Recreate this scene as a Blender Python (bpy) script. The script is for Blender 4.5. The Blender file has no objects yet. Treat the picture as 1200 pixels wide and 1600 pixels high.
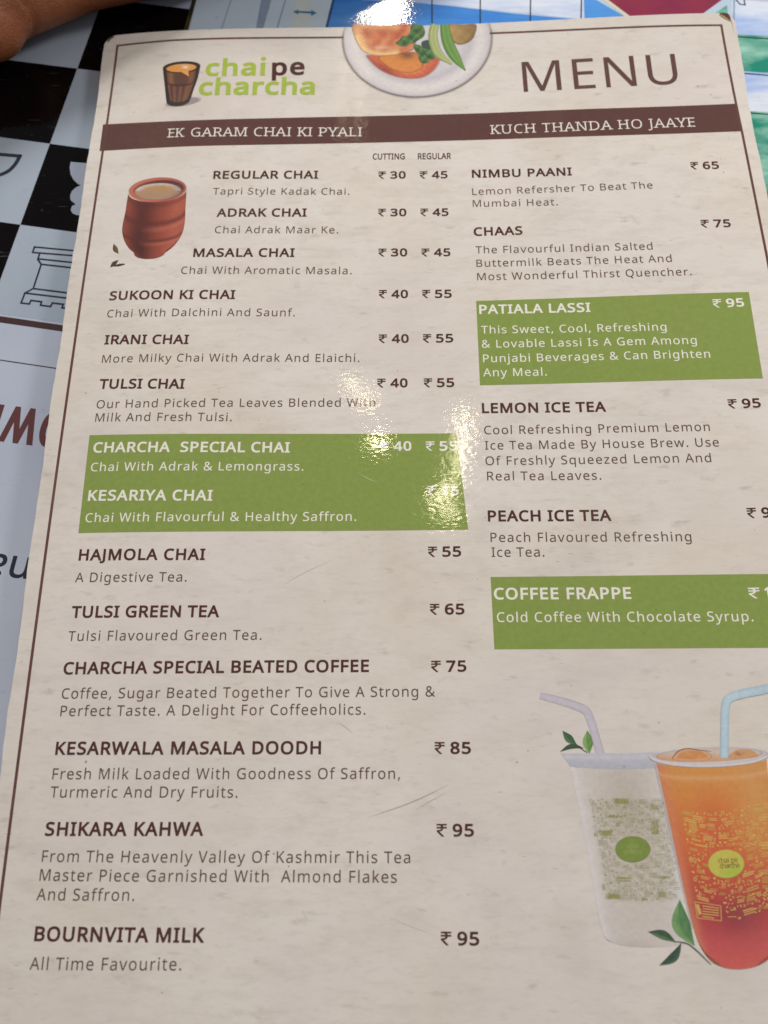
import bpy, math, random
from mathutils import Vector, Matrix
from mathutils.geometry import tessellate_polygon, delaunay_2d_cdt

# ------------------------------------------------------------------ scene, camera, light
scene = bpy.context.scene
U = 0.2121                      # one card unit in metres (the card is A4: 0.99 x 1.40 units)
PITCH, YAW, ROLL = -0.3138413288716697, -0.007508744280097698, 0.0035694564476195846
FOCAL = 1239.35                 # focal length in pixels of the 1200 x 1600 photograph
R_CAM = Matrix.Rotation(PITCH, 3, 'X') @ Matrix.Rotation(YAW, 3, 'Y') @ Matrix.Rotation(ROLL, 3, 'Z')
R_INV = R_CAM.transposed()
CAM = R_INV @ Vector((0, 0, 1.0))

cam_data = bpy.data.cameras.new('camera')
cam = bpy.data.objects.new('camera', cam_data)
scene.collection.objects.link(cam)
cam.matrix_world = Matrix.Translation(CAM * U) @ R_INV.to_4x4()
cam_data.sensor_fit = 'VERTICAL'
cam_data.sensor_height = 32.0
cam_data.sensor_width = 24.0
cam_data.lens = FOCAL / 1600 * 32.0
cam_data.clip_start = 0.005
cam_data.clip_end = 50
cam_data.dof.use_dof = True
cam_data.dof.focus_distance = U * 1.02
cam_data.dof.aperture_fstop = 10.5
cam_data.dof.aperture_blades = 6
scene.camera = cam

world = bpy.data.worlds.new('World')
scene.world = world
world.use_nodes = True
bg = world.node_tree.nodes['Background']
bg.inputs[0].default_value = (1.0, 0.985, 0.97, 1)
bg.inputs[1].default_value = 0.27

scene.view_settings.view_transform = 'Standard'
scene.view_settings.look = 'None'
scene.view_settings.exposure = 0.0
scene.view_settings.gamma = 1.0
scene.view_settings.use_curve_mapping = False


# ------------------------------------------------------------------ the card's gentle curl and the mapping onto it
def zc(X, Y):
    z = (0.08316708 * X * X + 0.11137940 * X ** 3 - 0.01618573 * X * X * Y - 0.01794852 * Y * Y
         + 0.01838379 * X * Y * Y - 0.31214573 * X ** 4)
    if Y > 0.6:
        z += 0.17 * (Y - 0.6) ** 2
    return z


TABLE_Z = -0.0400               # table top, in units, just under the lowest corner of the card


def ray(px, py):
    return R_INV @ Vector(((px - 600) / FOCAL, -(py - 800) / FOCAL, -1))


def on_card(px, py):
    d = ray(px, py); z = 0.0
    for _ in range(30):
        t = (z - CAM.z) / d.z
        p = CAM + d * t
        z = zc(p.x, p.y)
    return (p.x, p.y)


def on_table(px, py):
    d = ray(px, py)
    p = CAM + d * ((TABLE_Z - CAM.z) / d.z)
    return (p.x, p.y)


def card_pt(X, Y, lift=0.0):    # lift: print layers, in steps of a few thousandths of a millimetre above the paper
    return Vector((X * U, Y * U, zc(X, Y) * U + lift * 0.0004))


def table_pt(X, Y, lift=0.0):
    return Vector((X * U, Y * U, TABLE_Z * U + lift * 0.0004))


# ------------------------------------------------------------------ lamps (out of frame above the table, the bulbs placed by their reflections, side and key lights added)
def lamp(name, X, Y, Z, radius, power, color=(1, 0.86, 0.58)):
    l = bpy.data.lights.new(name, 'AREA')
    l.shape = 'DISK'; l.size = radius * 2; l.energy = power; l.color = color
    o = bpy.data.objects.new(name, l)
    scene.collection.objects.link(o)
    o.location = (X, Y, Z)
    d = Vector((0, 0.05, 0)) - o.location
    o.rotation_euler = d.to_track_quat('-Z', 'Y').to_euler()
    return o


def mirrored(px, py, height, table=False):
    """where a ceiling lamp hangs whose reflection shows at this place of the card or the table"""
    if table:
        X, Y = on_table(px, py); P = table_pt(X, Y); n = Vector((0, 0, 1))
    else:
        X, Y = on_card(px, py); P = card_pt(X, Y); e = 1e-3
        n = Vector((-(zc(X + e, Y) - zc(X - e, Y)) / (2 * e), -(zc(X, Y + e) - zc(X, Y - e)) / (2 * e), 1)).normalized()
    v = (P - CAM * U).normalized()
    r = v - 2 * v.dot(n) * n
    return P + r * ((height - P.z) / r.z)


LAMPS = [
    # px, py, table?, height, radius, power
    (590, 690, False, 1.2, 0.009, 0.085),
    (548, 602, False, 1.2, 0.012, 0.026),
    (572, 626, False, 1.2, 0.012, 0.034),
    (722, 652, False, 1.2, 0.008, 0.026),
    (725, 672, False, 1.2, 0.008, 0.030),
    (724, 694, False, 1.2, 0.008, 0.032),
    (720, 715, False, 1.2, 0.008, 0.032),
    (714, 737, False, 1.2, 0.008, 0.030),
    (704, 760, False, 1.2, 0.008, 0.032),
    (686, 780, False, 1.2, 0.010, 0.046),
    (702, 802, False, 1.2, 0.012, 0.046),
    (537, 112, False, 1.2, 0.005, 0.0035),
    (562, 128, False, 1.2, 0.005, 0.0045),
    (606, 26, True, 1.2, 0.030, 1.0),
    (572, 14, True, 1.2, 0.012, 0.20),
    (622, 8, True, 1.2, 0.012, 0.20),
]
for i, (px, py, tb, h, rad, pw) in enumerate(LAMPS):
    L = mirrored(px, py, h, tb)
    lamp('ceiling_bulb', L.x, L.y, L.z, rad, pw)
lamp('added_side_light', 0.98, 0.38, 0.72, 0.14, 5.6, (1, 0.96, 0.92))  # added fill from the right to balance the card's brightness, no known fixture
lamp('added_key_light', 0.15, 1.70, 0.80, 0.16, 38, (1, 0.955, 0.90))  # added key for the falloff towards the near edge, its reflection kept out of view


# ------------------------------------------------------------------ materials
def lin(c):
    return tuple(((v / 255) / 12.92 if v / 255 <= 0.04045 else ((v / 255 + 0.055) / 1.055) ** 2.4) for v in c)


class NT:
    def __init__(self, mat):
        self.t = mat.node_tree; self.n = self.t.nodes; self.l = self.t.links
    def new(self, kind, **kw):
        n = self.n.new(kind)
        for k, v in kw.items():
            if k in n.inputs.keys(): n.inputs[k].default_value = v
            else: setattr(n, k, v)
        return n
    def link(self, a, b): self.l.new(a, b)
    def noise(self, vec, scale, detail=2, rough=0.5):
        n = self.new('ShaderNodeTexNoise', Scale=scale, Detail=detail, Roughness=rough)
        self.link(vec, n.inputs['Vector']); return n.outputs['Fac']
    def ramp(self, fac, a, b, ca=(0, 0, 0, 1), cb=(1, 1, 1, 1)):
        n = self.new('ShaderNodeValToRGB')
        n.color_ramp.elements[0].position = a; n.color_ramp.elements[1].position = b
        n.color_ramp.elements[0].color = ca; n.color_ramp.elements[1].color = cb
        self.link(fac, n.inputs[0]); return n.outputs[0]
    def mix(self, fac, a, b, blend='MIX'):
        n = self.new('ShaderNodeMix', data_type='RGBA', blend_type=blend)
        for s, v in ((n.inputs[0], fac), (n.inputs[6], a), (n.inputs[7], b)):
            if hasattr(v, 'links'): self.link(v, s)
            elif isinstance(v, (int, float)): s.default_value = v
            else: s.default_value = (*v, 1) if len(v) == 3 else v
        return n.outputs[2]
    def math(self, op, a, b=0.0):
        n = self.new('ShaderNodeMath', operation=op)
        for s, v in ((n.inputs[0], a), (n.inputs[1], b)):
            if hasattr(v, 'links'): self.link(v, s)
            else: s.default_value = v
        return n.outputs[0]
    def mapping(self, vec, scale, rot=0.0, loc=(0, 0, 0)):
        n = self.new('ShaderNodeMapping')
        n.inputs['Scale'].default_value = scale; n.inputs['Rotation'].default_value = (0, 0, rot)
        n.inputs['Location'].default_value = loc
        self.link(vec, n.inputs['Vector']); return n.outputs[0]


def base_mat(name):
    m = bpy.data.materials.new(name); m.use_nodes = True
    t = NT(m)
    b = m.node_tree.nodes['Principled BSDF']
    geo = t.new('ShaderNodeNewGeometry')
    return m, t, b, geo.outputs['Position']


def laminate(t, b, pos, rough=0.044, strength=0.26):
    """the worn clear film over the whole card: fine linen grain, light scuffs"""
    v = t.mapping(pos, (560, 1150, 800), 0.06)
    n1 = t.noise(v, 1.0, 1.2, 0.5)
    n2 = t.noise(t.mapping(pos, (420, 560, 420)), 1.0, 2, 0.5)
    h = t.math('ADD', n1, t.math('MULTIPLY', n2, 0.35))
    bump = t.new('ShaderNodeBump', Strength=strength, Distance=0.00005)
    t.link(h, bump.inputs['Height']); t.link(bump.outputs[0], b.inputs['Normal'])
    r = t.noise(t.mapping(pos, (90, 200, 90)), 1.0, 3, 0.6)
    rr = t.new('ShaderNodeMapRange'); t.link(r, rr.inputs[0])
    rr.inputs[1].default_value = 0.3; rr.inputs[2].default_value = 0.7
    rr.inputs[3].default_value = rough - 0.010; rr.inputs[4].default_value = rough + 0.025
    t.link(rr.outputs[0], b.inputs['Roughness'])
    b.inputs['IOR'].default_value = 1.47


def wear(t, col, pos, amount=1.0):
    """specks of dirt, hairline scratches and grubby patches lying over print and paper alike"""
    vor = t.new('ShaderNodeTexVoronoi', Scale=260.0)
    wob = t.new('ShaderNodeTexNoise', Scale=900.0); t.link(pos, wob.inputs['Vector'])
    va = t.new('ShaderNodeVectorMath', operation='MULTIPLY_ADD'); t.link(wob.outputs['Color'], va.inputs[0]); va.inputs[1].default_value = (0.0006,) * 3; t.link(pos, va.inputs[2])
    t.link(va.outputs[0], vor.inputs['Vector'])
    big = t.noise(pos, 38.0, 2, 0.5)
    sp = t.math('LESS_THAN', vor.outputs['Distance'], t.ramp(big, 0.42, 0.78, (0.02, 0.02, 0.02, 1), (0.10, 0.10, 0.10, 1)))
    pick = t.new('ShaderNodeSeparateColor'); t.link(vor.outputs['Color'], pick.inputs[0])
    sp = t.math('MULTIPLY', sp, t.math('LESS_THAN', pick.outputs[0], 0.42))
    col = t.mix(t.math('MULTIPLY', sp, 0.62 * amount), col, lin((82, 70, 60)))
    grub = t.ramp(t.noise(pos, 26.0, 4, 0.62), 0.53, 0.78)
    col = t.mix(t.math('MULTIPLY', grub, 0.20 * amount), col, lin((150, 136, 118)))
    return col


def ink(name, c, var=0.06, amount=0.7):
    m, t, b, pos = base_mat(name)
    n = t.noise(pos, 700.0, 2, 0.6)
    c = lin(c)
    col = t.mix(t.ramp(n, 0.3, 0.7), tuple(v * (1 - var) for v in c), tuple(min(1, v * (1 + var)) for v in c))
    col = wear(t, col, pos, amount)
    t.link(col, b.inputs['Base Color'])
    laminate(t, b, pos)
    return m


def paper_material():
    m, t, b, pos = base_mat('parchment_print')
    base = lin((216, 209, 203)); dark = lin((180, 171, 159))
    streak = t.noise(t.mapping(pos, (52, 150, 60), 0.03), 1.0, 7, 0.74)
    fine = t.noise(t.mapping(pos, (260, 760, 200), -0.04), 1.0, 4, 0.65)
    blot = t.noise(pos, 17.0, 5, 0.65)
    col = t.mix(t.math('MULTIPLY', t.ramp(streak, 0.47, 0.78), 0.50), base, dark)
    col = t.mix(t.math('MULTIPLY', t.ramp(fine, 0.52, 0.80), 0.30), col, lin((168, 159, 149)))
    col = t.mix(t.math('MULTIPLY', t.ramp(blot, 0.45, 0.68), 0.45), col, lin((200, 190, 174)))
    col = t.mix(t.math('MULTIPLY', t.ramp(t.noise(t.mapping(pos, (14, 20, 14), 0, (2.2, 0.4, 0)), 1.0, 3, 0.55), 0.47, 0.64), 0.40), col, lin((206, 197, 196)))
    # small brush-like dashes and smudges of the parchment print
    dash = t.noise(t.mapping(pos, (120, 330, 95), 0.10, (3.1, 1.7, 0)), 1.0, 3, 0.6)
    col = t.mix(t.math('MULTIPLY', t.ramp(dash, 0.63, 0.76), 0.36), col, lin((148, 139, 128)))
    smu = t.noise(t.mapping(pos, (85, 130, 95), -0.35, (1.3, 4.7, 0)), 1.0, 6, 0.76)
    col = t.mix(t.math('MULTIPLY', t.ramp(smu, 0.61, 0.77), 0.42), col, lin((142, 133, 124)))
    hair = t.noise(t.mapping(pos, (300, 1900, 300), 0.5, (0.3, 2.7, 0)), 1.0, 2, 0.5)
    rare = t.ramp(t.noise(pos, 30.0, 2, 0.5), 0.55, 0.66)
    col = t.mix(t.math('MULTIPLY', t.math('MULTIPLY', t.ramp(hair, 0.70, 0.74), rare), 0.45), col, lin((120, 110, 102)))
    col = wear(t, col, pos, 1.0)
    t.link(col, b.inputs['Base Color'])
    laminate(t, b, pos)
    return m


def picture_material():
    """four-colour printed pictures: ink colour per vertex, soft print edges through the ink's own alpha"""
    m, t, b, pos = base_mat('picture_print')
    at = t.new('ShaderNodeAttribute', attribute_name='ink')
    n = t.noise(pos, 900.0, 3, 0.7)
    col = t.mix(1.0, at.outputs['Color'], t.mix(t.ramp(n, 0.3, 0.7), (0.90, 0.90, 0.90), (1.02, 1.02, 1.02)), 'MULTIPLY')
    col = t.mix(0.03, col, lin((176, 164, 156)))
    col = wear(t, col, pos, 0.6)
    t.link(col, b.inputs['Base Color'])
    laminate(t, b, pos)
    tr = t.new('ShaderNodeBsdfTransparent'); mx = t.new('ShaderNodeMixShader')
    t.link(at.outputs['Alpha'], mx.inputs[0]); t.link(tr.outputs[0], mx.inputs[1]); t.link(b.outputs[0], mx.inputs[2])
    t.link(mx.outputs[0], m.node_tree.nodes['Material Output'].inputs['Surface'])
    return m


def gloss_print(name, c, c2=None, scale=(40, 40, 40), lo=0.35, hi=0.65, rough=0.055, grain=0.05, spec=0.5):
    """print under the table's shiny clear film"""
    m, t, b, pos = base_mat(name)
    c = lin(c); c2 = lin(c2) if c2 else tuple(v * 0.86 for v in c)
    n = t.noise(t.mapping(pos, scale), 1.0, 4, 0.6)
    col = t.mix(t.ramp(n, lo, hi), c, c2)
    d = t.ramp(t.noise(pos, 420.0, 2, 0.5), 0.68, 0.76)
    col = t.mix(t.math('MULTIPLY', d, 0.30), col, tuple(v * 0.55 + 0.05 for v in c))
    sc = t.ramp(t.noise(t.mapping(pos, (60, 1400, 300), 0.7), 1.0, 2, 0.5), 0.70, 0.75)
    col = t.mix(t.math('MULTIPLY', sc, 0.16), col, (0.30, 0.31, 0.33))
    hz = t.ramp(t.noise(pos, 22.0, 4, 0.6), 0.45, 0.75)
    col = t.mix(t.math('MULTIPLY', hz, 0.10), col, tuple(v * 0.7 for v in c))
    t.link(col, b.inputs['Base Color'])
    b.inputs['Roughness'].default_value = rough
    b.inputs['Specular IOR Level'].default_value = spec
    n1 = t.noise(pos, 750.0, 2, 0.6)
    bump = t.new('ShaderNodeBump', Strength=grain * 5, Distance=0.00008)
    t.link(n1, bump.inputs['Height']); t.link(bump.outputs[0], b.inputs['Normal'])
    return m


M_PAPER = paper_material()
M_PICT = picture_material()
M_EDGE = ink('worn_card_edge', (186, 170, 148), 0.2)
M_HEAD = ink('dark_brown_ink', (78, 45, 43))
M_BODY = ink('soft_brown_ink', (96, 70, 66))
M_BAND = ink('band_brown_ink', (92, 62, 58), 0.05, 0.5)
M_LINE = ink('border_brown_ink', (98, 66, 60))
M_GREEN = ink('panel_green_ink', (130, 148, 76), 0.05, 0.5)
M_WHITE = ink('reversed_out_white', (226, 222, 214), 0.03, 0.4)
M_LOGO = ink('logo_green_ink', (160, 180, 72))
M_TITLE = ink('title_brown_ink', (96, 68, 64))

# ------------------------------------------------------------------ object helpers
def link(o, parent=None):
    scene.collection.objects.link(o)
    if parent: o.parent = parent
    return o


def root_of(o):
    while o.parent: o = o.parent
    return o


def mesh_obj(name, verts, faces, mats, parent=None, midx=None, smooth=False, colors=None):
    org = root_of(parent).location if parent else Vector((0, 0, 0))
    me = bpy.data.meshes.new(name)
    me.from_pydata([tuple(Vector(v) - org) for v in verts], [], faces)
    for m in (mats if isinstance(mats, (list, tuple)) else [mats]): me.materials.append(m)
    if midx:
        for p, i in zip(me.polygons, midx): p.material_index = i
    if smooth:
        for p in me.polygons: p.use_smooth = True
    if colors:
        a = me.attributes.new('ink', 'FLOAT_COLOR', 'POINT')
        for i, c in enumerate(colors): a.data[i].color = c
    me.update()
    return link(bpy.data.objects.new(name, me), parent)


def thing(name, label, cat, loc):
    o = bpy.data.objects.new(name, None)
    o.empty_display_size = 0.02
    o.location = loc
    o['label'] = label; o['category'] = cat
    return link(o)


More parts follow.
